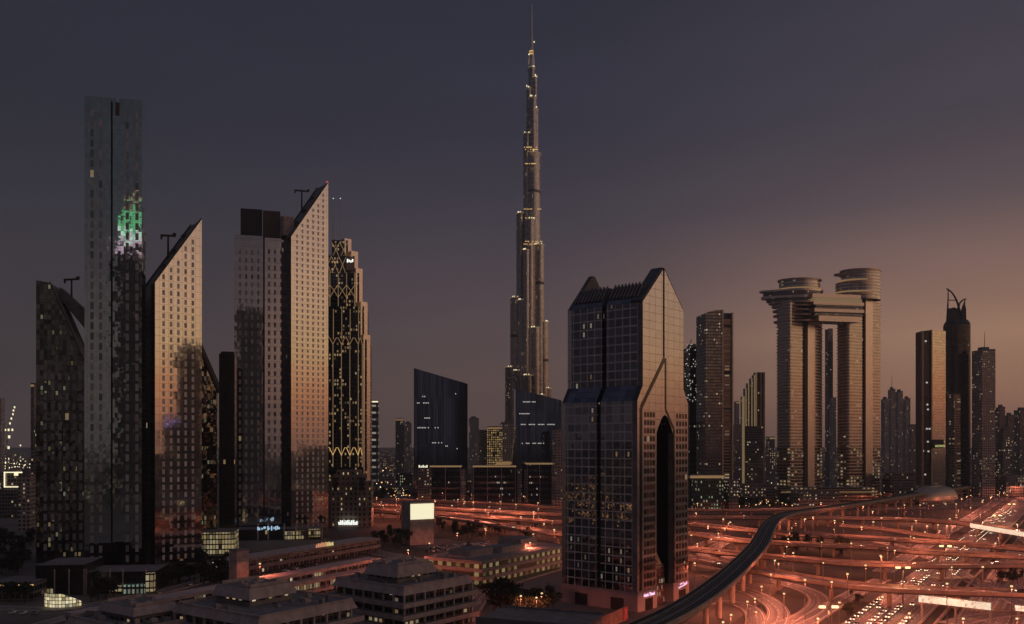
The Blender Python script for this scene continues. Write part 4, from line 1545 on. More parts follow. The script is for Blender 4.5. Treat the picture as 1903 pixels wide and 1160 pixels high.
SAND = mat('verge_soil', (0.036, 0.029, 0.022), 0.9, var=0.8, vs=0.035)


def path_frames(pts):
    fr = []
    for i, p in enumerate(pts):
        d = pts[min(i + 1, len(pts) - 1)] - pts[max(i - 1, 0)]
        d.z = 0
        d.normalize()
        fr.append((p, d, Vector((d.y, -d.x, 0))))
    return fr


def sweep(b, pts, sect, mats_):
    """sect: closed list of (offset right, height); mats_: material per edge"""
    fr = path_frames(pts)
    rings = [[p + r * o + Vector((0, 0, h)) for o, h in sect] for p, d, r in fr]
    n = len(sect)
    u = 0.0
    for a, c2 in zip(rings, rings[1:]):
        L_ = (c2[0] - a[0]).length
        for k in range(n):
            l = (k + 1) % n
            b.face([a[k], a[l], c2[l], c2[k]], mats_[k], [(u, sect[k][0]), (u, sect[l][0]), (u + L_, sect[l][0]), (u + L_, sect[k][0])])
        u += L_
    b.face(rings[0], mats_[0])
    b.face(rings[-1][::-1], mats_[0])


def dashes(b, pts, offs, length=3.0, gap=5.0, wdt=0.36, h=0.03, solid=False, m=0):
    fr = path_frames(pts)
    acc = [0.0]
    for a, c2 in zip(pts, pts[1:]):
        acc.append(acc[-1] + (c2 - a).length)

    def at(s):
        for i in range(len(acc) - 1):
            if s <= acc[i + 1]:
                f = (s - acc[i]) / max(1e-6, acc[i + 1] - acc[i])
                return fr[i][0].lerp(fr[i + 1][0], f), fr[i][2].lerp(fr[i + 1][2], f).normalized()
        return fr[-1][0], fr[-1][2]
    for o in offs:
        s = 0.0
        while s < acc[-1] - length:
            p, r = at(s)
            q, r2 = at(s + (length if not solid else length + gap))
            up = Vector((0, 0, h))
            b.face([p + r * (o - wdt / 2) + up, p + r * (o + wdt / 2) + up, q + r2 * (o + wdt / 2) + up, q + r2 * (o - wdt / 2) + up], m)
            s += length + gap


def flyover(pix, z, width, step=14, piers=True, deck=1.6, name='elevated_road', lanes=3):
    pts = spline([P(x, y, z) if not isinstance(z, (list, tuple)) else P(x, y, z[i]) for i, (x, y) in enumerate(pix)], step)
    b = MB()
    h = width / 2
    sect = [(-h - 0.35, -0.5), (-h - 0.35, 1.15), (-h, 1.15), (-h, 0), (h, 0), (h, 1.15), (h + 0.35, 1.15), (h + 0.35, -0.5), (h * 0.6, -deck), (-h * 0.6, -deck)]
    sweep(b, pts, sect, [1, 1, 1, 0, 1, 1, 1, 1, 1, 1])
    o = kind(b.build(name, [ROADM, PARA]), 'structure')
    o['_base'] = list(o.location)
    b = MB()
    dashes(b, pts, [-h + 0.5, h - 0.5], solid=True)
    dashes(b, pts, [-h + width * k / lanes for k in range(1, lanes)])
    kind(b.build('lane_markings', M['white_line'], o), 'structure')
    if piers:
        acc = 0.0
        fr = path_frames(pts)
        nxt = 12.0
        for (p, d, r), (p2, _, _) in zip(fr, fr[1:]):
            acc += (p2 - p).length
            if acc > nxt:
                nxt += 32.0
                b = MB()
                b.prism(ellipse(p.x, p.y, 1.1, 1.1, 10), -0.3, p.z - deck - 1.0, 0, 0)
                b.rect(p - r * h * 0.62 + front(r) * 1.0, r, h * 1.24, 2.0, p.z - deck - 1.2, p.z - deck + 0.02, 0, 0, True)
                b.build('pier', PARA, o)
    return pts


def ground_road(pix, width, z=0.05, name='road', lanes=3, step=10, kerb=True, world_pts=None):
    pts = spline(world_pts if world_pts else [P(x, y, z) for x, y in pix], step)
    for p in pts:
        p.z = z
    b = MB()
    h = width / 2
    if kerb:
        sect = [(-h - 0.4, -0.4), (-h - 0.4, 0.14), (-h, 0.14), (-h, 0), (h, 0), (h, 0.14), (h + 0.4, 0.14), (h + 0.4, -0.4)]
        sweep(b, pts, sect, [1, 1, 1, 0, 1, 1, 1, 1])
    else:
        sweep(b, pts, [(-h, -0.4), (-h, 0), (h, 0), (h, -0.4)], [1, 0, 1, 1])
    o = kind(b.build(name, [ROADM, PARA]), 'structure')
    o['_base'] = list(o.location)
    b = MB()
    dashes(b, pts, [-h + 0.6, h - 0.6], solid=True, wdt=0.25)
    dashes(b, pts, [-h + width * k / lanes for k in range(1, lanes)], wdt=0.25)
    kind(b.build('lane_markings', M['white_line'], o), 'structure')
    return pts


# verge soil of the interchange
b = MB()
b.face([(x, y, -0.2) for x, y in ((70, 330), (330, 330), (620, 700), (900, 1250), (420, 1000), (-60, 900), (-260, 900), (-60, 560), (110, 620), (150, 480))][::1])
kind(b.build('interchange_ground', SAND), 'structure')

# the wide highway
E = Vector((0.545, 0.838, 0)).normalized()
ER = Vector((E.y, -E.x, 0))
A0 = Vector((176, 369, 0))
for s in (-1, 1):
    ctr = A0 + ER * (s * 19)
    ground_road(None, 27, 0.06, 'highway_road', 7, 40, True, [ctr + E * k for k in (-120, 200, 600, 1100, 1700)])
b = MB()
sweep(b, [A0 + E * -120, A0 + E * 400, A0 + E * 900, A0 + E * 1700], [(-0.5, -0.2), (-0.35, 0.9), (0.35, 0.9), (0.5, -0.2)], [0] * 4)
kind(b.build('highway_divider', PARA), 'structure')
# service roads beside it
ground_road(None, 11, 0.05, 'service_road', 3, 40, True, [A0 + ER * -48 + E * k for k in (150, 500, 900, 1400)])
ground_road(None, 13, 0.05, 'service_road', 3, 40, True, [A0 + ER * 56 + E * k for k in (-100, 300, 900, 1400)])

# elevated cross roads
R1 = flyover([(600, 936), (690, 939), (805, 945), (920, 951), (1038, 957), (1160, 959), (1283, 961), (1440, 962), (1570, 963), (1700, 966), (1800, 974), (1903, 990), (1990, 1004)], 8.0, 17, lanes=4)
R2 = flyover([(600, 941), (690, 944), (805, 953), (920, 962), (1038, 971), (1160, 973), (1283, 975), (1400, 986), (1520, 995), (1700, 1005), (1800, 1012), (1903, 1020), (1980, 1027)], 9.0, 15, lanes=4)
R3 = flyover([(640, 947), (740, 952), (805, 958), (904, 972), (1038, 992), (1160, 997), (1283, 992), (1370, 1004), (1500, 1012), (1640, 1018), (1700, 1025), (1903, 1035), (1980, 1039)], 7.5, 14, lanes=4)
R4 = flyover([(1230, 1018), (1300, 1022), (1420, 1034), (1520, 1042), (1600, 1048), (1750, 1051), (1903, 1050), (1980, 1048)], 8.0, 12)
R5 = flyover([(1190, 1030), (1283, 1037), (1340, 1048), (1405, 1060), (1494, 1075), (1600, 1090), (1715, 1097), (1903, 1103), (1980, 1105)], 8.0, 13)
R6 = flyover([(1560, 977), (1640, 983), (1700, 992), (1760, 1000)], [7.0, 5.5, 3.5, 2.0], 9, piers=False, lanes=2)
R7 = flyover([(690, 928), (800, 931), (960, 938), (1040, 944), (1290, 948), (1440, 947), (1560, 940), (1700, 926), (1820, 912), (1903, 905)], 5.0, 10, lanes=2)

# loops and ramps on the ground
ground_road([(1320, 1070), (1360, 1088), (1413, 1108), (1443, 1130), (1445, 1150), (1425, 1180)], 9, 0.10, 'ramp_road', 2, 6)
ground_road([(1400, 1075), (1463, 1086), (1508, 1101), (1522, 1118), (1503, 1140), (1456, 1160), (1400, 1185)], 9, 0.12, 'ramp_road', 2, 6)
ground_road([(1450, 1185), (1490, 1160), (1535, 1132), (1585, 1104), (1640, 1076)], 9, 0.14, 'ramp_road', 2, 6)
ground_road([(1440, 1005), (1364, 1006), (1338, 1012), (1329, 1021), (1349, 1034), (1400, 1041)], 9, 0.10, 'ramp_road', 2, 6)
ground_road([(1330, 1004), (1308, 1009), (1297, 1017), (1305, 1030), (1330, 1042)], 7, 0.12, 'ramp_road', 2, 6)
ground_road([(1300, 1120), (1350, 1118), (1392, 1130), (1405, 1150), (1400, 1180)], 8, 0.16, 'ramp_road', 2, 6)
ground_road([(1560, 1000), (1640, 1008), (1740, 1040), (1800, 1075), (1903, 1125)], 9, 0.09, 'ramp_road', 2, 8)
ground_road([(1765, 1160), (1830, 1145), (1903, 1138), (1960, 1136)], 10, 0.13, 'ramp_road', 2, 8)
ground_road([(640, 1013), (705, 1028), (770, 1040), (835, 1052), (880, 1075)], 15, 0.08, 'road', 4, 8)
ground_road([(700, 1043), (760, 1046), (830, 1047)], 8, 0.12, 'road', 2, 8)
ground_road([(860, 1160), (905, 1100), (960, 1078), (1040, 1055)], 8, 0.08, 'road', 2, 8)
ground_road([(-40, 1128), (60, 1132), (150, 1128), (240, 1112), (330, 1092), (400, 1072), (470, 1052)], 9, 0.10, 'road', 2, 8)
ground_road([(60, 1165), (130, 1145), (200, 1128)], 7, 0.07, 'road', 2, 8)
# dark planted islands
for poly in (((1430, 1012), (1520, 1018), (1575, 1026), (1560, 1032), (1440, 1030)), ((1440, 1052), (1500, 1055), (1560, 1065), (1470, 1062)), ((1290, 1052), (1335, 1060), (1320, 1066), (1288, 1062)),
             ((1650, 975), (1720, 980), (1790, 990), (1740, 998), (1660, 992)), ((1570, 1010), (1690, 1020), (1660, 1034), (1575, 1030)), ((1575, 1060), (1630, 1064), (1620, 1075), (1570, 1074)),
             ((1860, 1062), (1900, 1060), (1910, 1080), (1865, 1086)), ((820, 975), (920, 992), (1000, 1005), (900, 1010), (810, 1000))):
    b = MB()
    b.face([P(x, y, -0.05) for x, y in poly][::-1])
    kind(b.build('lawn', LAWN), 'structure')
lot = MB()
lot.face([P(x, y, -0.1) for x, y in ((770, 1016), (850, 1032), (930, 1012), (905, 1000), (800, 1002))][::-1])
kind(lot.build('parking_lot', M['asphalt']), 'structure')

# ------------------------------------------------------------------ metro viaduct and station shell
VZ = 14.0
vpix = [(1085, 1225), (1175, 1180), (1258, 1140), (1320, 1100), (1371, 1057), (1410, 1015), (1427, 982), (1443, 965), (1474, 954.5), (1530, 946), (1600, 936), (1697, 920), (1790, 906), (1903, 888), (1960, 880)]
vp = spline([P(x, y, VZ) for x, y in vpix], 7)
b = MB()
sect = [(-5.6, -0.4), (-5.6, 1.5), (-5.2, 1.5), (-5.2, 0), (5.2, 0), (5.2, 1.5), (5.6, 1.5), (5.6, -0.4), (3.2, -2.6), (-3.2, -2.6)]
sweep(b, vp, sect, [1, 1, 2, 0, 2, 1, 1, 1, 1, 1])
vi = tag(b.build('rail_viaduct', [M['ballast'], PARA, M['ballast']]), 'dark curving railway viaduct sweeping over the interchange on concrete piers', 'viaduct')
vi['_base'] = list(vi.location)
b = MB()
for o in (-3.0, -1.55, 1.55, 3.0):
    sweep(b, [p + Vector((0, 0, 0.02)) for p in vp], [(o - 0.09, 0.0), (o - 0.09, 0.22), (o + 0.09, 0.22), (o + 0.09, 0.0)], [0] * 4)
b.build('rails', M['steel'], vi)
b = MB()
for o in (-4.4, 0.0, 4.4):
    sweep(b, [p + Vector((0, 0, 0.02)) for p in vp], [(o - 0.35, 0.0), (o - 0.35, 0.5), (o + 0.35, 0.5), (o + 0.35, 0.0)], [0] * 4)
b.build('walkway', M['concrete_dark'], vi)
acc, nxt = 0.0, 20.0
fr = path_frames(vp)
for (p, d, r), (p2, _, _) in zip(fr, fr[1:]):
    acc += (p2 - p).length
    if acc > nxt and p.y < 1500:
        nxt += 34.0
        b = MB()
        b.prism(ellipse(p.x, p.y, 1.15, 1.15, 14), -0.3, p.z - 4.0, 0, 0)
        b.loft([[(p.x + x * k, p.y + y * k, z) for x, y in ((1, 1), (-1, 1), (-1, -1), (1, -1))][::1] for k, z in ((0.8, p.z - 5.2), (1.2, p.z - 4.0), (2.2, p.z - 2.5))])
        b.build('pier', PARA, vi)
st = thing('metro_station', 'smooth shell roofed metro station on the viaduct in the distance', 'station', Q(1738, 1120))
c0 = Q(1738, 1120)
rings = []
dv = Vector((0.78, 0.62, 0)).normalized()
for k in range(9):
    a = k / 8 * math.pi / 2
    ring = []
    for j in range(40):
        bb_ = 2 * math.pi * j / 40
        x, y = math.cos(bb_) * 46 * math.cos(a) ** 0.6, math.sin(bb_) * 19 * math.cos(a) ** 0.6
        ring.append((c0.x + dv.x * x - dv.y * y, c0.y + dv.y * x + dv.x * y, 5 + 17 * math.sin(a)))
    rings.append(ring)
b = MB()
b.loft(rings)
b.build('shell', mat('station_shell', (0.42, 0.32, 0.26), 0.35, 0.5, var=0.1), st, smooth=True)
b = MB()
b.prism(ellipse(c0.x, c0.y, 40, 16, 30, 38), 0, 7)
b.build('base', FM['lowlit'], st)

# ------------------------------------------------------------------ long dark pavilions with gold roof edges
for (x0, x1, y0, D, lb) in ((800, 856, 866, 1120, 'black glass pavilion with a gold roof edge, in front of the blue slanted block'), (880, 958, 866, 1115, 'longest black glass pavilion with gold lit roof edge and pale columns'),
                            (980, 1026, 861, 1110, 'black glass pavilion with a gold roof edge beside the gabled tower')):
    th = thing('pavilion', lb, 'building', Q(x0, D))
    p = Q(x0, D)
    wd = (x1 - x0) / F * D
    zt = Z(y0, D)
    b = MB()
    b.rect(p, (1, 0.04), wd, 30, 0, zt)
    b.build('wall', [FM['blue_lit'], M['roof_dark']], th)
    b = MB()
    b.rect(p + Vector((-1, -1.2, 0)), (1, 0.04), wd + 2, 33, zt - 1.6, zt + 0.4, 0, 1, True)
    b.build('roof_edge', [M['gold_dim'], M['roof_dark']], th)
    n_ = int(wd / 14)
    for k in range(n_ + 1):
        b = MB()
        b.rect(p + Vector((wd * k / n_ - 0.5, -0.9, 0)), (1, 0.04), 0.9, 0.7, 0, zt - 1.7)
        b.build('column', M['concrete'], th)
th = thing('pavilion_stair_block', 'pair of concrete lattice stair blocks between the black pavilions', 'building', Q(858, 1118))
for x0 in (857, 876, 962, 975):
    b = MB()
    b.rect(Q(x0, 1117), (1, 0.04), 5.2, 8, 0, Z(872, 1117))
    b.build('wall', [FM['grey'], M['roof_dark']], th)
th = thing('domed_roof_hall', 'low dark hall with a shallow domed roof behind the pavilions', 'building', Q(900, 1240))
c0 = Q(902, 1240)
b = MB()
b.loft([[(c0.x + x * 34 * math.cos(a), c0.y + y * 20 * math.cos(a), 24 + 13 * math.sin(a)) for x, y in ((math.cos(t_), math.sin(t_)) for t_ in [2 * math.pi * j / 28 for j in range(28)])] for a in [k / 6 * math.pi / 2 * 0.98 for k in range(7)]])
b.build('roof', M['roof_dark'], th, smooth=True)
b = MB()
b.prism(ellipse(c0.x, c0.y, 33, 19, 28), 0, 24)
b.build('wall', FM['lowlit'], th)
b = MB()
b.rect(Q(922, 1225), (1, -0.02), 31, 3, Z(866, 1225), Z(858, 1225))
b.build('cornice_light', M['gold_dim'], th)
for (x0, x1, y, D, mk, lb) in ((776, 802, 872, 1110, 'lowlit', 'low lit block at the foot of the blue slanted block'), (690, 770, 905, 1300, 'lowlit', 'low lit sheds left of the blue slanted block'), (735, 768, 880, 1350, 'greenlow', 'yellow lit shed beside the blue slanted block'),
                               (1027, 1046, 800, 1060, 'brown', 'brown stair block right behind the gabled tower'), (1285, 1345, 884, 980, 'greenlow', 'green lit podium at the foot of the curved top tower'), (1345, 1372, 893, 985, 'lowlit', 'low podium wing beside the green lit podium'),
                               (1372, 1440, 902, 1080, 'lowlit', 'low dark terrace building left of the twin towers'), (1640, 1700, 880, 1090, 'dark', 'low dark block between the twin towers and the banded tower'), (1690, 1760, 905, 1150, 'lowlit', 'low block behind the shell roofed station'),
                               (1850, 1912, 885, 1250, 'lowlit', 'low lit block at the far right edge'), (1470, 1560, 915, 1020, 'lowlit', 'low terrace in front of the twin towers'), (690, 735, 880, 1600, 'lowlit', 'far low block left of the narrow dark tower'),
                               (705, 760, 860, 2100, 'lowlit', 'hazy low row in the far distance left of the narrow dark tower')):
    tower(lb, x0, x1, y, D, mk, 24, 4, 'none', name='low_block', cat='building')
b = MB()
gp = thing('podium_light_band', 'gold light band along the roof of the green lit podium', 'light', Q(1283, 975))
b.rect(Q(1283, 975), (1, 0.06), 38, 0.8, Z(889, 975), Z(884, 975))
b.build('strip', M['gold_dim'], gp)

# ornate low hotel
DH = 800
ho = thing('ornate_hotel', 'ornate stone low hotel with two arched turrets and a white lit sign', 'building', Q(606, DH))
HW = facade('ornate_stone', bay=4.2, flr=4.6, ww=0.42, wh=0.52, frame=(0.27, 0.21, 0.17), glass=(0.07, 0.06, 0.05), gm=0.6, gr=0.2, lit=0.20, ls=0.5)
p = Q(604, DH)
b = MB()
b.rect(p, dirv(5), hit(p, dirv(5), 690), 30, 0, Z(896, DH))
b.build('wall', [HW, M['roof_dark']], ho)
b = MB()
b.rect(Q(625, DH - 0.5), dirv(5), 21, 20, Z(900, DH), Z(874, DH))
b.build('upper_hall', [HW, M['roof_dark']], ho)
for x0 in (615, 664):
    b = MB()
    q = Q(x0, DH - 1.5)
    wd = 16 / F * DH
    a_ = [(0, 0), (wd, 0), (wd, Z(893, DH))] + [(wd / 2 + wd / 2 * math.cos(k / 8 * math.pi), Z(893, DH) + wd * 0.75 * math.sin(k / 8 * math.pi)) for k in range(1, 8)] + [(0, Z(893, DH))]
    b.extrude(q, dirv(5), a_, 9, 0, 0, 1)
    b.build('turret', [HW, M['roof_dark']], ho)
    b = MB()
    a_ = [(wd * 0.25, Z(912, DH)), (wd * 0.75, Z(912, DH)), (wd * 0.75, Z(893, DH))] + [(wd / 2 + wd / 4 * math.cos(k / 6 * math.pi), Z(893, DH) + wd * 0.4 * math.sin(k / 6 * math.pi)) for k in range(1, 6)] + [(wd * 0.25, Z(893, DH))]
    b.extrude(q + Vector((0, -0.25, 0)), dirv(5), a_, 0.4, 0)
    b.build('arch_opening', M['black'], ho)
b = MB()
for k in range(11):
    q = Q(629 + k * 3.3, DH - 3)
    hgt = 2.6 + (k % 3) * 0.7
    b.rect(q, dirv(5), 1.1, 0.4, Z(975, DH), Z(975, DH) + hgt)
for k in range(7):
    b.rect(Q(632 + k * 4.1, DH - 3), dirv(5), 0.9, 0.4, Z(968.5, DH), Z(968.5, DH) + 0.9)
b.build('sign', M['white_light'], ho)

# billboard block
DBb = 655
bb_ = thing('billboard_block', 'blank concrete tower block carrying a glowing white screen', 'building', Q(762, DBb))
p = Q(762, DBb)
zt = Z(934, DBb)
wr = hit(p, dirv(30), 806)
b = MB()
b.rect(p, dirv(30), wr, 16, 0, zt)
b.build('wall', [M['concrete'], M['roof_dark']], bb_)
b = MB()
b.rect(p + front(dirv(30)) * 0.35 + dirv(30) * 0.3, dirv(30), wr - 0.3, 0.3, Z(966, DBb), Z(937, DBb), 0, 0, True)
scr = mat('billboard_screen', (0.3, 0.3, 0.3), 0.4, emit=(1.0, 0.93, 0.62), es=0.95, var=0)
b.build('screen', scr, bb_)

# ------------------------------------------------------------------ podium buildings of the hotel towers
DPo = 440
po = thing('podium', 'black podium with pale posts and lit shop glazing under the tallest slab tower', 'building', Q(70, DPo))
b = MB()
p = Q(66, DPo)
b.rect(p, dirv(8), hit(p, dirv(8), 157), 30, 0, Z(1051, DPo))
b.build('wall', [BLACK_WALL, M['roof_dark']], po)
p2 = Q(157, DPo + 4)
b = MB()
b.rect(p2, dirv(8), hit(p2, dirv(8), 290), 26, 0, Z(1064, DPo + 4))
b.build('wall', [BLACK_WALL, M['roof_dark']], po)
for x in (100, 127, 155, 159, 203, 227, 270):
    b = MB()
    b.rect(Q(x, DPo - 1.0 + (x - 66) * 0.02), dirv(8), 0.5, 0.5, 0, Z(1058, DPo))
    b.build('post', M['concrete'], po)
SHOP = facade('shop_glazing', bay=2.0, flr=3.4, ww=0.86, wh=0.8, frame=(0.05, 0.04, 0.03), glass=(0.2, 0.17, 0.12), gm=0.1, gr=0.3, lit=1.1, ls=0.32, clus=0.0, lw=0.9, lcol=((1.0, 0.72, 0.30), (1.0, 0.88, 0.55)))
SHOPG = facade('shop_glazing_green', bay=2.0, flr=3.4, ww=0.86, wh=0.8, frame=(0.05, 0.04, 0.03), glass=(0.2, 0.22, 0.2), gm=0.1, gr=0.3, lit=1.2, ls=0.4, clus=0.0, lcol=((0.45, 0.85, 0.7), (0.9, 0.95, 0.7)))
for (x0, x1, y0, y1, mm) in ((203, 226, 1090, 1100, SHOP), (228, 268, 1088, 1104, SHOPG), (270, 286, 1066, 1100, SHOP), (85, 98, 1094, 1108, SHOP)):
    b = MB()
    q = Q(x0, DPo + 0.5)
    b.rect(q, dirv(8), hit(q, dirv(8), x1), 3, max(0, Z(y1, DPo)), Z(y0, DPo))
    b.build('shop_window', mm, po)
en = thing('entrance_pavilion', 'small rounded glass entrance glowing yellow white, at lower left', 'building', Q(115, 405))
b = MB()
c0 = Q(118, 412)
arc_pts = [(c0.x + 8.4 * math.cos(a), c0.y + 6 * math.sin(a)) for a in [math.pi + k / 14 * math.pi for k in range(15)]]
zs = [6.4 if i < 8 else 6.4 - (i - 8) * 0.75 for i in range(15)]
b.prism(arc_pts, 0, zs)
b.build('glazing', [facade('entrance_grid', bay=1.5, flr=1.6, ww=0.84, wh=0.82, frame=(0.06, 0.05, 0.04), glass=(0.3, 0.28, 0.2), gm=0.0, gr=0.3, lit=6.0, ls=0.9, clus=0.0, lw=1.0, lcol=((1.0, 0.82, 0.42), (1.0, 0.9, 0.6))), M['concrete']], en)
lo = thing('low_block', 'low dark block with a thin yellow light line along its roof, at the left edge', 'building', Q(-20, 425))
p = Q(-20, 425)
b = MB()
b.rect(p, dirv(4), 20.5, 24, 0, Z(1084, 425))
b.build('wall', [FM['dark'], M['roof_dark']], lo)
b = MB()
b.rect(p + Vector((0, -0.3, 0)), dirv(4), 20.5, 0.4, Z(1089, 425), Z(1087, 425))
b.build('light_line', M['gold_light'], lo)
po2 = thing('podium', 'podium with tall yellow lit glazing under the larger gold tower', 'building', Q(436, 690))
p = Q(436, 690)
b = MB()
b.rect(p, dirv(10), hit(p, dirv(10), 598), 26, 0, Z(985, 690))
b.build('wall', [BLACK_WALL, M['roof_dark']], po2)
for x in (478, 497, 527, 549, 572, 597):
    b = MB()
    q = Q(x, 689 + (x - 436) * 0.07)
    b.rect(q, dirv(10), 1.0, 1.4, 0, Z(974, 690))
    b.build('post', M['concrete'], po2)
for (x0, x1, y0, y1) in ((529, 547, 989, 1005), (550, 570, 987, 1003), (573, 595, 985, 1000), (478, 488, 1006, 1011)):
    b = MB()
    q = Q(x0, 688 + (x0 - 436) * 0.06)
    b.rect(q, dirv(10), hit(q, dirv(10), x1), 2, max(0.1, Z(y1, 690)), Z(y0, 690))
    b.build('shop_window', SHOP, po2)
b = MB()
for k in range(12):
    b.rect(Q(478 + k * 3.6 + R.uniform(-1, 1), 688), dirv(10), 1.0, 0.4, Z(984 + R.uniform(-2, 2), 690), Z(980 + R.uniform(-3, 1), 690))
b.build('sign_lamps', M['cool_light'], po2)
sg = thing('shop_row', 'low shop row with yellow lit windows between the two hotel podiums', 'building', Q(370, 600))
p = Q(372, 600)
b = MB()
b.rect(p, dirv(10), hit(p, dirv(10), 436), 22, 0, Z(990, 600))
b.build('wall', [SHOP, M['roof_dark']], sg)
b = MB()
b.rect(p + front(dirv(10)) * 0.8, dirv(10), hit(p, dirv(10), 436), 23.5, Z(990, 600), Z(990, 600) + 0.7, bottom=True)
b.build('roof_slab', M['concrete_dark'], sg)

# long elevated galleries on the street grid
def gallery(label, x0, y0, x1, y1, z, wdt, lvl, mroof='concrete', lit=()):
    a, c2 = P(x0, y0, z), P(x1, y1, z)
    t = (c2 - a).normalized()
    L = (c2 - a).length
    th = thing('gallery', label, 'building', Vector((a.x, a.y, 0)))
    for k in range(lvl):
        zz = z - k * 4.6
        b = MB()
        b.rect(a + front(t) * (0.4 + 0.25 * k), t, L, wdt + 0.8, zz - 1.5, zz, 0, 1, True)
        b.build('roof_slab' if k == 0 else 'floor_slab', [M[mroof], M['concrete']], th)
        b = MB()
        b.rect(a - front(t) * 1.6, t, L - 0.5, wdt - 2.2, zz - 4.6 + 0.05, zz - 1.55)
        b.build('glazing', FM['dark'], th)
        n_ = int(L / 9)
        for q in range(n_ + 1):
            b = MB()
            b.rect(a + t * (L - 0.7) * (q / n_), t, 0.6, 0.6, zz - 4.6 + 0.05, zz - 1.52)
            b.build('column', M[mroof], th)
    for (f0, f1, zz) in lit:
        b = MB()
        b.rect(a + t * L * f0 + -front(t) * 1.3, t, L * (f1 - f0), 0.3, zz, zz + 2.6)
        b.build('lit_bay', SHOP, th)
    return th


gallery('long two storey concrete gallery running from lower left behind the terraced offices', 150, 1142, 706, 1037, 11.5, 9, 2, lit=((0.30, 0.33, 8.2 - 1.0), (0.72, 0.76, 7.2), (0.84, 0.9, 2.5)))
gallery('lower parallel gallery with lit bays, directly behind the terraced offices', 420, 1108, 715, 1054, 8, 8, 2, lit=((0.3, 0.55, 3.6), (0.62, 0.72, 3.6)))
gallery('far grey gallery roof below the larger gold tower podium', 432, 1043, 706, 1000, 10, 16, 2, mroof='concrete_dark')
bx = thing('lift_box', 'plain concrete box standing on the long gallery', 'building', P(440, 1080, 3))
p = P(440, 1082, 5)
b = MB()
b.rect(p, dirv(50), 7, 7, 0, 20.5)
b.build('wall', [M['concrete'], M['roof_dark']], bx)
b = MB()
b.rect(p + front(dirv(50)) * 0.2, dirv(50), 7.2, 7.4, 20.5, 21.2, bottom=True)
b.build('roof_cap', M['concrete_dark'], bx)
bs = thing('rooftop_sign', 'arched sign of glowing red and gold pieces on the far grey gallery roof', 'sign', P(600, 1018, 10))
b = MB()
q0 = P(587, 1018, 10.2)
q1 = P(617, 1014, 10.2)
for k in range(10):
    f = k / 9
    q = q0.lerp(q1, f)
    b.rect(q, (1, 0.3), 0.9, 0.3, 10.2, 10.2 + 1.8 + 0.7 * math.sin(f * math.pi) + (0.4 if k % 2 else 0), 0 if k < 6 else 1, 0 if k < 6 else 1)
b.build('sign_pieces', [glow_mat('sign_orange', (1.0, 0.42, 0.2), 0.55), glow_mat('sign_gold', (1.0, 0.8, 0.3), 0.6)], bs)

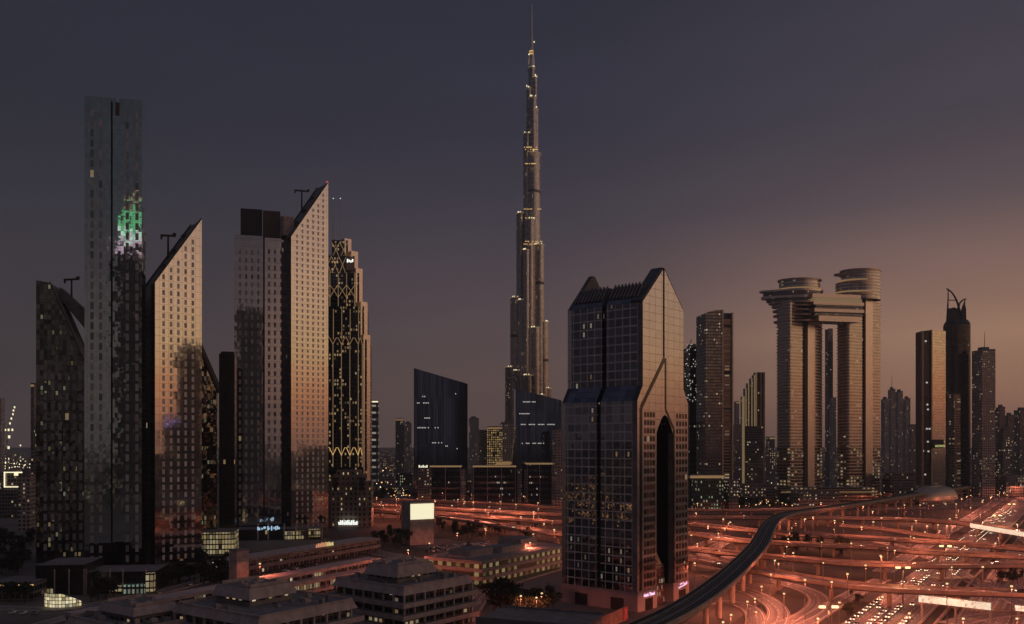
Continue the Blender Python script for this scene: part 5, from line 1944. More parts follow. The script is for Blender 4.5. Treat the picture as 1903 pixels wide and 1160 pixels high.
# ------------------------------------------------------------------ terraced office blocks
def terraced(name_label, cpx, cpy, z, t, Lr, Ll, floors, pent, seed):
    c = P(cpx, cpy, z)
    base = Vector((c.x, c.y, 0))
    th = thing('terraced_office', name_label, 'building', base)
    t = dirv(t)
    lft = Vector((-t[1], t[0], 0))
    rr = random.Random(seed)
    # plan measured from the near corner: right wing along t, left wing along lft
    def slab(o, z0, z1, nm, mside, mtop, slope=0.0):
        b = MB()
        bot = [base - t * o - lft * o, base + t * (Lr + o) - lft * o, base + t * (Lr + o) + lft * (Ll + o), base - t * o + lft * (Ll + o)]
        b.loft([[(p.x, p.y, z0) for p in bot], [(p.x + (t.x + lft.x) * slope, p.y + (t.y + lft.y) * slope, z1) if i == 0 else
                                               (p.x + (-t.x + lft.x) * slope, p.y + (-t.y + lft.y) * slope, z1) if i == 1 else
                                               (p.x + (-t.x - lft.x) * slope, p.y + (-t.y - lft.y) * slope, z1) if i == 2 else
                                               (p.x + (t.x - lft.x) * slope, p.y + (t.y - lft.y) * slope, z1) for i, p in enumerate(bot)]], 0, 1)
        return b.build(nm, [mside, mtop], th)
    slab(0.0, z - 3.4, z - 0.9, 'top_fascia', M['concrete'], M['roof_dark'], 1.1)
    # parapet ring
    b = MB()
    for (p0, d_, L_) in ((base, t, Lr), (base + t * Lr, lft, Ll), (base + t * Lr + lft * Ll, -t, Lr), (base + lft * Ll, -lft, Ll)):
        q = p0 + (t * 1.1 + lft * 1.1) if p0 == base else p0
        n_ = front(d_)
        b.rect(p0 + d_ * 1.1 - n_ * 1.1, d_, L_ - 2.2, 0.5, z - 1.0, z, bottom=True)
    b.build('parapet', M['concrete'], th)
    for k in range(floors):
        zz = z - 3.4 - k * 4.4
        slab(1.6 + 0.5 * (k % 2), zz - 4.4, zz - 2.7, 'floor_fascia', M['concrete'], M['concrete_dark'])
        b = MB()
        q = base + t * 1.5 + lft * 1.5
        b.prism([q, q + t * (Lr - 3), q + t * (Lr - 3) + lft * (Ll - 3), q + lft * (Ll - 3)], zz - 2.72, zz + 0.02)
        b.build('glazing', FM['office'], th)
        for q in [base + t * (i * 5.5 + 0.3) for i in range(int(Lr / 5.5) + 1)] + [base + lft * (i * 5.5) + t * 0.3 for i in range(1, int(Ll / 5.5) + 1)]:
            b = MB()
            b.rect(q, t, 0.7, 0.7, zz - 2.72, zz)
            b.build('column', M['concrete'], th)
    # penthouse
    f0, f1, g0, g1, hp = pent
    q = base + t * Lr * f0 + lft * Ll * g0
    wL, wD2 = Lr * (f1 - f0), Ll * (g1 - g0)
    b = MB()
    b.rect(q, t, wL, wD2, z - 1, z + 1.4)
    b.build('penthouse_glazing', FM['lowlit'], th)
    b = MB()
    foot0 = [q - t * 1.2 - lft * 1.2, q + t * (wL + 1.2) - lft * 1.2, q + t * (wL + 1.2) + lft * (wD2 + 1.2), q - t * 1.2 + lft * (wD2 + 1.2)]
    ctr = q + t * wL / 2 + lft * wD2 / 2
    b.loft([[(p.x, p.y, z + 1.4) for p in foot0], [(p.x + (ctr.x - p.x) * 0.14, p.y + (ctr.y - p.y) * 0.14, z + 1.4 + hp) for p in foot0]], 0, 1)
    b.build('penthouse', [M['concrete'], M['roof_dark']], th)
    b = MB()
    for i in range(2):
        for (p0, d_, L_) in ((q + t * 1.2 + lft * 1.2, t, wL - 2.4),):
            b.rect(p0 + lft * i * (wD2 - 3), d_, L_, 0.4, z + 1.4 + hp, z + 2.5 + hp)
    for i in range(7):
        b.rect(q + t * (1.5 + i * (wL - 4) / 6.0) + lft * rr.uniform(1.5, wD2 - 4), t, rr.uniform(1, 2.2), rr.uniform(1, 2), z + 1.4 + hp, z + 1.9 + hp + rr.random() * 1.1)
    b.build('roof_tray', M['concrete'], th)
    for i in range(26):
        f_, g_ = rr.uniform(0.06, 0.92), rr.uniform(0.06, 0.92)
        if f0 - 0.06 < f_ < f1 + 0.03 and g0 - 0.06 < g_ < g1 + 0.05:
            continue
        b = MB()
        q2 = base + t * Lr * f_ + lft * Ll * g_
        w_, d_, h_ = rr.uniform(0.8, 2.8), rr.uniform(0.8, 2.2), rr.uniform(0.6, 1.9)
        b.rect(q2, t, w_, d_, z - 0.95, z - 0.9 + h_)
        b.rect(q2 + t * 0.15 + lft * 0.15, t, w_ * 0.4, d_ * 0.4, z - 0.9 + h_, z - 0.6 + h_)
        b.build('rooftop_unit', M[rr.choice(['concrete', 'concrete_dark', 'steel', 'roof_dark'])], th)
    return th


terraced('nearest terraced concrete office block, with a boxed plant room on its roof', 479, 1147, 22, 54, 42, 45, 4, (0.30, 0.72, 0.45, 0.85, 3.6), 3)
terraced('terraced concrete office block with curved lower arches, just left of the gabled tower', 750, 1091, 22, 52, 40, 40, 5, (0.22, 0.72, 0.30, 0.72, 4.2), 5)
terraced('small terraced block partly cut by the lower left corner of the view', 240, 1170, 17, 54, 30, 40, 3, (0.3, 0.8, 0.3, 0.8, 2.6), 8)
pk = P(895, 1043, 14)
pt = thing('parking_block', 'long three storey concrete parking block with yellow lit floors, left of the gabled tower', 'building', Vector((pk.x, pk.y, 0)))
tp = dirv(57)
lp = Vector((-tp[1], tp[0], 0))
for k in range(3):
    zz = 14 - k * 4.2
    b = MB()
    b.rect(pk - lp * (0.2 * k), tp, 92, 38, zz - 1.9, zz, 0, 1, True)
    b.build('floor_slab', [M['concrete'], M['concrete_dark']], pt)
    b = MB()
    b.rect(pk + lp * 0.9 + tp * 0.9, tp, 90, 36, zz - 4.2, zz - 1.95)
    b.build('glazing', facade('parking_floor_%s' % 'abc'[k], bay=6.0, flr=4.2, ww=0.8, wh=0.9, frame=(0.1, 0.08, 0.06), glass=(0.12, 0.09, 0.05), gm=0.2, gr=0.4, lit=1.1, ls=0.22, clus=0.3, lcol=((1.0, 0.70, 0.25), (1.0, 0.85, 0.4))), pt)
for (f, g, w_, d_, h_) in ((6, 12, 22, 14, 4.0), (34, 10, 24, 10, 3.2), (60, 14, 18, 16, 5)):
    b = MB()
    b.rect(pk + tp * f + lp * g, tp, w_, d_, 13.9, 14 + h_)
    b.build('roof_house', [M['concrete'], M['roof_dark']], pt)
ob = thing('low_block', 'windowless dark flat roofed block in front of the gabled tower, at the bottom edge', 'building', P(880, 1150, 8))
q = P(884, 1150, 9)
b = MB()
b.rect(q, dirv(-22), 42, 26, 0, 9)
b.build('wall', [M['concrete_dark'], M['roof_dark']], ob)
b = MB()
b.rect(q + front(dirv(-22)) * 0.3, dirv(-22), 42.4, 0.5, 9, 9.9, bottom=True)
b.rect(q + front(dirv(-22)) * 0.3 - front(dirv(-22)) * 25.5, dirv(-22), 42.4, 0.5, 9, 9.9, bottom=True)
b.build('parapet', M['concrete_dark'], ob)
hb = thing('hoarding', 'long brown advertising hoarding with a red end panel at the foot of the gabled tower', 'sign', P(1060, 1170, 2))
qa, qb = P(1040, 1182, 6), P(1166, 1127, 6)
b = MB()
tt = (qb - qa).normalized()
LL_ = (qb - qa).length
b.rect(qa, tt, LL_, 0.5, 0.4, 6.2, 0, 0, True)
b.build('panel', mat('hoarding_brown', (0.26, 0.12, 0.10), 0.7, var=0.6, vs=0.6), hb)
b = MB()
b.rect(qa + tt * (LL_ - 5.2) + front(tt) * 0.25, tt, 5, 0.2, 0.9, 6.0, 0, 0, True)
b.build('red_panel', mat('hoarding_red', (0.42, 0.035, 0.03), 0.6, var=0.4, vs=2.0), hb)
b = MB()
for k in range(3):
    cz = 4.8 - k * 1.35
    b.tube([qa + tt * (LL_ - 2.7 + 0.9 * math.cos(a)) + front(tt) * 0.35 + Vector((0, 0, cz - qa.z + 0.42 * math.sin(a))) for a in [j / 8 * math.pi * 1.7 + 0.3 for j in range(9)]], 0.16, 5)
b.build('lettering', mat('hoarding_pale', (0.6, 0.4, 0.38), 0.6), hb)
b = MB()
for k in range(int(LL_ / 6)):
    b.rect(qa + tt * (k * 6 + 1) - front(tt) * 0.5, tt, 0.25, 0.25, 0, 5.8)
b.build('posts', M['steel'], hb)
# roadside board near the podium
sbp = P(330, 1072, 2)
sb = thing('roadside_board', 'wide blank billboard on posts among the trees below the gold tower', 'sign', Vector((sbp.x, sbp.y, 0)))
b = MB()
b.rect(sbp, dirv(14), 12, 0.4, 5.5, 9.3, bottom=True)
b.build('panel', mat('board_grey', (0.22, 0.17, 0.16), 0.7), sb)
for k in (3, 9):
    b = MB()
    b.rect(sbp + dirv(14) * k - front(dirv(14)) * 0.5, dirv(14), 0.35, 0.35, 0, 6)
    b.build('post', M['steel'], sb)

# illuminated sign bridges over the highway
def sign_bridge(label, x0, y0, x1, y1, z, hgt, posts):
    a, c2 = P(x0, y0, z), P(x1, y1, z)
    t = (c2 - a).normalized()
    L = (c2 - a).length
    th = thing('sign_bridge', label, 'sign', Vector((a.x, a.y, 0)))
    b = MB()
    b.rect(a, t, L, 1.6, z - hgt, z, 0, 0, True)
    b.build('frame', M['steel'], th)
    n_ = max(3, int(L / 5))
    for k in range(n_):
        b = MB()
        b.rect(a + t * (L * k / n_ + 0.08) + front(t) * 0.16, t, L / n_ - 0.16, 0.12, z - hgt + 0.2, z - 0.2, 0, 0, True)
        b.build('lit_panel', SIGNW[k % 3], th)
    for f in posts:
        b = MB()
        b.rect(a + t * L * f - front(t) * 0.4, t, 0.8, 0.8, -0.2, z - hgt)
        b.build('post', M['steel'], th)


SIGNW = []
for k in range(3):
    m_ = bpy.data.materials.new('sign_panel_light')
    m_.use_nodes = True
    t_ = NT(m_.node_tree)
    bs_ = t_.new('ShaderNodeBsdfPrincipled')
    ou_ = t_.new('ShaderNodeOutputMaterial')
    t_.t.links.new(bs_.outputs[0], ou_.inputs[0])
    uv_ = t_.new('ShaderNodeUVMap')
    uv_.uv_map = 'UVMap'
    nz_ = t_.new('ShaderNodeTexNoise')
    nz_.inputs['Scale'].default_value = 0.9 + 0.4 * k
    nz_.inputs['Detail'].default_value = 4
    nz_.inputs['Distortion'].default_value = 1.5
    t_.set(nz_.inputs['Vector'], uv_.outputs[0])
    f_ = t_.maprange(nz_.outputs[0], 0.38, 0.52, 0.25, 1.0)
    bs_.inputs['Base Color'].default_value = (0.5, 0.5, 0.5, 1)
    bs_.inputs['Emission Color'].default_value = (1.0, 0.84, 0.58, 1)
    t_.set(bs_.inputs['Emission Strength'], t_.math('MULTIPLY', f_, 0.95))
    SIGNW.append(m_)
sign_bridge('long white lit sign bridge over the highway, nearest the bottom edge', 1707, 1105, 1842, 1120, 10.6, 3.3, (0.03, 0.5, 0.97))
sign_bridge('white lit sign panel along the far flyover at the right edge', 1803, 972, 1912, 990, 13.5, 3.6, (0.1, 0.5, 0.9))
sign_bridge('short yellow lit sign panel at the right edge near the bottom', 1886, 1124, 1925, 1128, 8, 2.6, (0.1, 0.9))
# ------------------------------------------------------------------ street lamps that light the interchange
LAMP_COL = (1.0, 0.25, 0.14)
HEAD = mat('sodium_head', (0.4, 0.4, 0.4), 0.4, emit=(1.0, 0.70, 0.32), es=1.25, var=0, sample=False)
HEADW = mat('white_head', (0.4, 0.4, 0.4), 0.4, emit=(1.0, 0.82, 0.38), es=1.7, var=0, sample=False)
POLE = mat('lamp_pole', (0.20, 0.17, 0.15), 0.5, 0.6, var=0.1)


def lamp_light(name, energy, col, parent, z, r=0.5):
    d = bpy.data.lights.new(name, 'SPOT')
    d.spot_size = rad(178)
    d.spot_blend = 0.08
    d.energy = energy
    d.color = col
    d.shadow_soft_size = r
    o = bpy.data.objects.new(name, d)
    COL.objects.link(o)
    o.parent = parent
    o.location = (0, 0, z)
    return o


def make_lamp(label, hh, head_r, mat_h, energy, col, group):
    t = thing('street_lamp', label, 'street lamp', (0, 0, 0), group)
    b = MB()
    b.tube([(0, 0, -0.3), (0, 0, hh - 0.2)], [0.2, 0.11], 8)
    b.tube([(-0.9, 0, hh - 0.1), (0.9, 0, hh - 0.1)], 0.08, 6)
    b.build('pole', POLE, t)
    b = MB()
    b.prism(ellipse(0, 0, head_r * 1.3, head_r, 12), hh - 0.25, hh + head_r * 0.9, 0, 0, True)
    b.build('lamp_head', mat_h, t)
    lamp_light('lamp_light', energy, col, t, hh - 0.9)
    return t


def copy_tree(o, parent=None):
    c = o.copy()
    COL.objects.link(c)
    if parent is not None:
        c.parent = parent
    for ch in list(o.children):
        copy_tree(ch, c)
    return c


LP = [(1296, 936), (1293.5, 954), (1316, 978.5), (1344, 965), (1357, 971), (1347, 983), (1335, 991.5), (1372, 998), (1321.6, 1002.7), (1284.6, 995), (1397, 976), (1354, 1016), (1291, 1047), (1464, 973), (1458, 1005), (1474, 1028), (1440, 1042), (1496, 1078), (1457, 1103.6), (1405, 1138), (1403, 1113), (1358.6, 1143), (1575, 1067), (1582, 1010), (1454, 935), (1525.6, 935), (1511, 961.6), (1551, 968), (1496.5, 965),
      (1604, 941.5), (1622, 951), (1638, 963), (1623, 970.5), (1601, 980), (1663, 1023.6), (1638, 1035.6), (1608.6, 1051), (1702, 968), (1723, 978), (1760, 978), (1746, 987), (1719, 989), (1734, 940), (1710, 939), (1681, 939), (1777, 937), (1757, 937), (1765, 964.5), (1826.5, 1054), (1827, 930), (1841, 924.6), (1854, 920), (1866, 915), (1878, 911), (1881, 905), (1897, 902), (1787, 927), (1797, 923), (1804, 921),
      (740.5, 927), (785, 923.5), (808, 930), (840, 940), (851.5, 928.7), (864, 933), (879.5, 933.6), (930, 933), (959, 938), (929, 946), (992, 951.6), (902, 948), (968, 961), (1011, 974), (902, 983), (850, 991.5), (991, 993), (985, 1009), (876, 1018), (758.5, 1023), (745, 1039.5), (802, 1048.6), (798, 1010), (968, 1108), (997, 1111), (1007, 1103), (483, 1048),
      (1690, 1140), (1880, 1090), (1760, 1085), (1640, 1110), (1850, 1010), (1890, 975), (1560, 1120), (1520, 1150), (1330, 1095), (1890, 1150), (1790, 1150), (1420, 968), (712, 940), (1030, 985), (700, 925), (1000, 935), (1240, 1010)]
GL = 'orange street lamps around the interchange'
LPRO = {'far': make_lamp('orange street lamp on the far side of the interchange', 17, 0.5, HEAD, 17000, LAMP_COL, GL),
        'mid': make_lamp('orange street lamp glowing beside the interchange roads', 17, 0.38, HEAD, 10500, LAMP_COL, GL),
        'low': make_lamp('short orange street lamp by the nearest ramps and gardens', 11, 0.34, HEAD, 8500, LAMP_COL, GL)}
started = set()
for x, y in LP:
    q_ = P(x, y, 17)
    if min((Vector((v_.x, v_.y)) - Vector((q_.x, q_.y))).length for v_ in vp) < 16 and y < 1090:
        continue
    k = 'low' if y > 1090 else ('mid' if y > 985 else 'far')
    o = LPRO[k] if k not in started else copy_tree(LPRO[k])
    started.add(k)
    wh_ = ('near the metro station shell' if x > 1670 and y < 960 else 'before the black pavilions' if x < 1060 and y < 990 else 'around the open parking lot' if x < 1060 and y < 1060 else 'in the garden left of the gabled tower' if x < 1060
           else 'before the twin towers' if y < 960 else 'between the gabled tower and the viaduct' if x < 1420 else 'right of the viaduct by the ramps' if k == 'low' else 'between the flyovers right of the viaduct')
    o['label'] = 'orange street lamp glowing ' + wh_
    o['group'] = 'street lamps ' + wh_
    o.location = P(x, y, 11 if k == 'low' else 17)
    o.location.z = 0
    o.rotation_euler.z = rad(57 + 90)


deck0 = make_lamp('orange lamp post standing along the edge of a flyover', 10, 0.32, HEAD, 7500, LAMP_COL, 'lamp posts along the flyovers')
FNAME = {id(R1): 'long flyover that carries the lit sign panel', id(R2): 'second flyover behind the viaduct bend', id(R3): 'middle flyover', id(R4): 'short flyover right of the viaduct', id(R5): 'nearest flyover', id(R7): 'farthest low flyover'}
first = True
for pts, hw_ in ((R1, 8.6), (R2, 7.6), (R3, 7.1), (R4, 6.1), (R5, 6.6), (R7, 5.1)):
    fr = path_frames(pts)
    acc_, nxt_, sd = 0.0, 10.0, 1
    for (p, d, r), (p2, _, _) in zip(fr, fr[1:]):
        acc_ += (p2 - p).length
        if acc_ > nxt_:
            nxt_ += 46.0
            sd = -sd
            if min((Vector((v_.x, v_.y)) - Vector((p.x, p.y))).length for v_ in vp) < 24:
                continue
            o = deck0 if first else copy_tree(deck0)
            first = False
            o['label'] = 'orange lamp post on the edge of the ' + FNAME[id(pts)]
            o['group'] = 'lamp posts on the ' + FNAME[id(pts)]
            o.location = p + r * (hw_ * sd)
            o.rotation_euler.z = math.atan2(d.y, d.x) + math.pi / 2


acc_, nxt_ = 0.0, 90.0
vfr = path_frames(vp)
for (p, d, r), (p2, _, _) in zip(vfr, vfr[1:]):
    acc_ += (p2 - p).length
    if acc_ > nxt_ and p.y < 760:
        nxt_ += 42.0
        o = copy_tree(LPRO['low'])
        o['label'] = 'short orange street lamp standing under the right edge of the viaduct'
        o['group'] = 'street lamps along the viaduct'
        o.location = (p.x + r.x * 15, p.y + r.y * 15, 0)


def make_mast():
    t = thing('highway_mast', 'tall highway mast with a bright pair of yellow lamp clusters', 'street lamp', (0, 0, 0), 'bright twin headed masts along the highway')
    b = MB()
    b.tube([(0, 0, -0.3), (0, 0, 17.6)], [0.36, 0.18], 10)
    b.tube([(-2.6, 0, 17.4), (2.6, 0, 17.4)], 0.14, 6)
    b.build('pole', POLE, t)
    for s in (-1, 1):
        b = MB()
        for k in range(3):
            b.prism(ellipse(s * (1.5 + 0.75 * k), 0, 0.46, 0.55, 10), 17.1, 17.9, 0, 0, True)
        b.build('lamp_head', HEADW, t)
    lamp_light('lamp_light', 10500, (1.0, 0.40, 0.20), t, 16.3, 1.2)
    return t


mast0 = make_mast()
spots = [P(x, y, 17.5) for x, y in ((1540, 1128), (1678, 1055), (1757, 1015), (1880, 937), (1853, 958))]
spots += [A0 + ER * 37 * (1 if k % 2 else -1) + E * (k * 52 - 20) for k in range(17)]
for i, q in enumerate(spots):
    o = mast0 if i == 0 else copy_tree(mast0 if i < 5 else LPRO['mid'])
    if i >= 5:
        o['label'] = 'orange street lamp glowing along the edge of the wide highway'
        o['group'] = 'street lamps along the wide highway'
    o.location = (q.x, q.y, 0)
    o.rotation_euler.z = rad(0) if i < 5 else rad(-33)

# ------------------------------------------------------------------ cars at rest in the lanes
GLASS = mat('car_glass', (0.02, 0.02, 0.022), 0.1, 0.3, var=0)
TYRE = mat('tyre', (0.015, 0.015, 0.015), 0.8, var=0)
HL = mat('headlight', (0.5, 0.5, 0.5), 0.3, emit=(1.0, 0.80, 0.50), es=4.0, var=0, sample=False)
TL = mat('taillight', (0.3, 0.02, 0.02), 0.3, emit=(1.0, 0.12, 0.05), es=4.0, var=0, sample=False)


def car_shell(paint):
    """body looking along +Y: lower body, cabin, wheels"""
    b = MB()
    prof = [(-2.2, 0.35), (2.2, 0.35), (2.25, 0.7), (1.9, 0.95), (1.0, 1.02), (0.35, 1.45), (-1.1, 1.48), (-1.75, 1.05), (-2.2, 1.0)]
    def side(x):
        return [Vector((x * (0.88 if z > 1.1 else 1.0), y, z)) for y, z in prof]
    Lf, Rt = side(-0.9), side(0.9)
    n = len(prof)
    for k in range(n):
        l = (k + 1) % n
        m = 1 if k in (4, 6) else 0
        b.face([Rt[k], Rt[l], Lf[l], Lf[k]][::-1], m)
    b.face(Rt, 0)
    b.face(Lf[::-1], 0)
    for s in (-1, 1):
        b.face([Vector((s * 0.86, y, z)) for y, z in ((0.75, 1.08), (0.25, 1.4), (-1.0, 1.42), (-1.45, 1.08))][::s], 1)
        for y in (-1.35, 1.4):
            pts = [Vector((s * 0.78, y, 0.33)), Vector((s * 0.94, y, 0.33))]
            b.tube(pts, 0.33, 10, 2)
    return b


PAINTS = [mat('paint_white', (0.6, 0.6, 0.58), 0.35, var=0), mat('paint_silver', (0.30, 0.30, 0.31), 0.3, 0.5, var=0), mat('paint_dark', (0.04, 0.04, 0.05), 0.3, var=0)]
CLAB = ['white car driving with its lights on', 'silver car driving with its lights on', 'dark car driving with its lights on']
near_p, far_p = [], []
for k, pm in enumerate(PAINTS):
    t = thing('car', CLAB[k], 'car', (0, 0, 0), 'cars driving on the highway and flyovers')
    car_shell(pm).build('body', [pm, GLASS, TYRE], t)
    for s in (-1, 1):
        b = MB()
        b.rect((s * 0.62 - 0.26, 2.14, 0), (1, 0), 0.52, 0.14, 0.58, 0.84, bottom=True)
        b.build('headlight', HL, t)
        b = MB()
        b.rect((s * 0.64 - 0.22, -2.28, 0), (1, 0), 0.44, 0.12, 0.66, 0.9, bottom=True)
        b.build('taillight', TL, t)
    near_p.append(t)
    b = car_shell(pm)
    for s in (-1, 1):
        b.rect((s * 0.62 - 0.26, 2.14, 0), (1, 0), 0.52, 0.14, 0.58, 0.84, 3, 3, True)
        b.rect((s * 0.64 - 0.22, -2.28, 0), (1, 0), 0.44, 0.12, 0.66, 0.9, 4, 4, True)
    o = tag(b.build('car', [pm, GLASS, TYRE, HL, TL], loc=(0, 0, 0)), CLAB[k] + ' far off', 'car', 'cars far off on the roads')
    far_p.append(o)
used = set()
RC = random.Random(5)


def put_car(p, d, near, where='the wide highway'):
    k = RC.choices((0, 1, 2), (45, 30, 25))[0]
    key = (near, k)
    src = (near_p if near else far_p)[k]
    if key not in used:
        used.add(key)
        o = src
    else:
        o = copy_tree(src)
    if where == 'the wide highway':
        where = where + (' with headlights towards the viewer' if d.y < 0 else ' with red tail lights')
    o['label'] = ('white', 'silver', 'dark')[k] + ' car driving on ' + where
    o['group'] = 'cars on ' + where
    o.location = p
    o.rotation_euler.z = math.atan2(d.y, d.x) - math.pi / 2


ncar = 0
lanes = [(-19 + (k - 3) * 3.86, -1, (7, 40, 7.5, 7, 60, 7, 30)[k]) for k in range(7)] + [(19 + (k - 3) * 3.86, 1, (30, 9, 50, 26, 9, 60, 40)[k]) for k in range(7)]
for off, sgn, gap in lanes:
    s = RC.uniform(-30, -10)
    run = 0
    while s < 760:
        p = A0 + ER * off + E * s
        p.z = 0.06
        px = CX + p.x / p.y * F
        if px < 1915 and ncar < 230:
            put_car(p, E * sgn, p.y < 480)
            ncar += 1
        run += 1
        s += gap * RC.uniform(0.9, 1.25) + (RC.uniform(20, 60) if run % RC.randint(5, 11) == 0 else 0)
for pts in (R1, R2, R3, R4, R5):
    fr = path_frames(pts)
    for off, sgn in ((-3.4, -1), (3.2, 1)):
        i = RC.randint(2, 5)
        while i < len(fr) - 1:
            p, d, r = fr[i]
            if abs(CX + p.x / p.y * F - CX) < 980:
                put_car(p + r * off, d * sgn, False, 'the ' + FNAME[id(pts)])
            i += RC.randint(6, 12)

# parked cars in the lot
PK = []
for k, pm in enumerate(PAINTS):
    o = tag(car_shell(pm).build('parked_car', [pm, GLASS, TYRE], loc=(0, 0, 0)), ['white', 'silver', 'dark'][k] + ' car parked in the open lot beside the billboard block', 'car', 'cars parked in the lot by the billboard block')
    PK.append(o)
seen_k = set()
for x, y, a_ in ((24, 1140, 5), (44, 1141, 5), (66, 1141, 0), (172, 1131, 20), (190, 1127, 25), (228, 1119, 30), (262, 1110, 32), (296, 1103, 35), (352, 1088, 40), (380, 1080, 45), (530, 1062, 60), (548, 1058, 60), (566, 1055, 60), (584, 1051, 60)):
    k = RC.choices((0, 1, 2), (50, 30, 20))[0]
    o = PK[k] if k not in seen_k else PK[k].copy()
    if k in seen_k:
        COL.objects.link(o)
    seen_k.add(k)
    o['label'] = ('white', 'silver', 'dark')[k] + ' car parked along the street below the hotel podiums'
    o['group'] = 'cars parked below the hotel podiums'
    o.location = P(x, y, 0.12)
    o.rotation_euler.z = rad(a_)
for row in range(5):
    for col in range(13):
        if RC.random() < 0.22:
            continue
        f, g = (col + 0.5) / 13, (row + 0.5) / 5
        x = 790 + 110 * f + 10 * g
        y = 1026 - 20 * f * 0.6 - g * 10 + 2
        if y < 1004:
            continue
        k = RC.choices((0, 1, 2), (50, 30, 20))[0]
        o = PK[k] if k not in seen_k else PK[k].copy()
        if k in seen_k:
            COL.objects.link(o)
        seen_k.add(k)
        o['label'] = ('white', 'silver', 'dark')[k] + ' car parked in the open lot beside the billboard block'
        o['group'] = 'cars parked in the lot by the billboard block'
        o.location = P(x, y, -0.06)
        o.rotation_euler.z = rad(30)

# ------------------------------------------------------------------ trees
LEAF = mat('leaf', (0.026, 0.032, 0.013), 0.8, var=0.5, vs=0.8)
LEAF2 = mat('leaf_dark', (0.022, 0.032, 0.012), 0.8, var=0.5, vs=0.8)


def crown_mesh(seed, rx, rz, n, m, parent):
    rr = random.Random(seed)
    b = MB()
    lobes = [(Vector((rr.uniform(-1, 1) * rx * 0.55, rr.uniform(-1, 1) * rx * 0.55, rr.uniform(-0.5, 0.6) * rz)), rr.uniform(0.35, 0.62)) for _ in range(9)]
    for i in range(n):
        c_, s = rr.choice(lobes)
        d = Vector((rr.gauss(0, 1), rr.gauss(0, 1), rr.gauss(0, 1))).normalized() * (rr.random() ** 0.45)
        p = c_ + Vector((d.x * rx * s, d.y * rx * s, d.z * rz * s)) + Vector((0, 0, 4.4 + rz * 0.3))
        a = Vector((rr.gauss(0, 1), rr.gauss(0, 1), rr.gauss(0, 1))).normalized()
        q = a.cross(Vector((rr.gauss(0, 1), rr.gauss(0, 1), rr.gauss(0, 1)))).normalized()
        l = rr.uniform(0.35, 0.75)
        b.face([p - a * l, p + q * l * 0.55, p + a * l, p - q * l * 0.55], rr.choice((0, 0, 1)))
    return b.build('crown', m, parent)


TP = []
TL_ = ['dark bushy tree by the roadside', 'dark round tree by the roadside', 'dark loose tree by the roadside']
for k in range(3):
    t = thing('tree', TL_[k], 'tree', (0, 0, 0), 'dark trees among the low buildings')
    crown_mesh(20 + k, (3.6, 3.2, 4.4)[k], (3.2, 4.0, 2.8)[k], 420, [LEAF, LEAF2], t)
    b = MB()
    b.tube([(0, 0, -0.3), (0.1, 0.05, 2.4), (0.0, 0.2, 4.6)], [0.32, 0.22, 0.14], 7)
    for a in (0.3, 2.3, 4.4):
        b.tube([(0.05, 0.05, 2.4), (1.2 * math.cos(a), 1.2 * math.sin(a), 4.6), (1.8 * math.cos(a), 1.8 * math.sin(a), 6.0)], [0.16, 0.1, 0.05], 5)
    b.build('trunk', M['tree_bark'], t)
    TP.append(t)
RT = random.Random(9)
tp_list = [(170, 1118), (182, 1114), (196, 1110), (212, 1107), (300, 1090), (318, 1086), (335, 1082), (352, 1078), (20, 1118), (46, 1120)]
for _ in range(26):
    tp_list.append((RT.uniform(-10, 64), RT.uniform(1006, 1075)))
for _ in range(30):
    tp_list.append((RT.uniform(372, 440), RT.uniform(1050, 1092)) if RT.random() < 0.6 else (RT.uniform(300, 380), RT.uniform(1072, 1092)))
for (x, y) in ((918, 1137), (930, 1140), (942, 1143), (955, 1138), (966, 1150), (905, 1120), (985, 1130), (1000, 1128), (1015, 1138), (1005, 1152), (990, 1150), (1028, 1135), (975, 1122), (1022, 1120), (940, 1125)):
    tp_list.append((x, y))
for _ in range(46):
    tp_list.append((RT.uniform(690, 1040), RT.uniform(922, 936)))
for _ in range(22):
    tp_list.append((RT.uniform(812, 1000), RT.uniform(980, 1004)))
for _ in range(44):
    tp_list.append((RT.uniform(1290, 1480), RT.uniform(932, 950)))
for _ in range(20):
    tp_list.append((RT.uniform(1575, 1700), RT.uniform(925, 938)))
for _ in range(18):
    x = RT.uniform(1440, 1570)
    tp_list.append((x, 1018 + (x - 1440) * 0.08 + RT.uniform(-1, 7)))
for _ in range(4):
    tp_list.append((RT.uniform(1575, 1605), RT.uniform(1104, 1160)))
for _ in range(8):
    tp_list.append((RT.uniform(1860, 1903), RT.uniform(1070, 1085)))
for _ in range(12):
    tp_list.append((RT.uniform(690, 770), RT.uniform(1000, 1020)))
REG = [(lambda x, y: x < 70, 'below the leftmost hotel tower'), (lambda x, y: x < 300, 'by the entrance pavilion'), (lambda x, y: x < 500, 'between the hotel podiums and the gallery'),
       (lambda x, y: y > 1090 and x < 1060, 'in the garden beside the gabled tower'), (lambda x, y: x < 800 and y > 990, 'at the foot of the billboard block'),
       (lambda x, y: x < 1050 and y > 960, 'between the flyover and the parking lot'), (lambda x, y: x < 1050, 'in front of the black pavilions'),
       (lambda x, y: x < 1500 and y < 960, 'before the green lit podium'), (lambda x, y: y < 960, 'before the twin towers'), (lambda x, y: x < 1572, 'on the island under the flyovers'), (lambda x, y: True, 'beside the wide highway')]
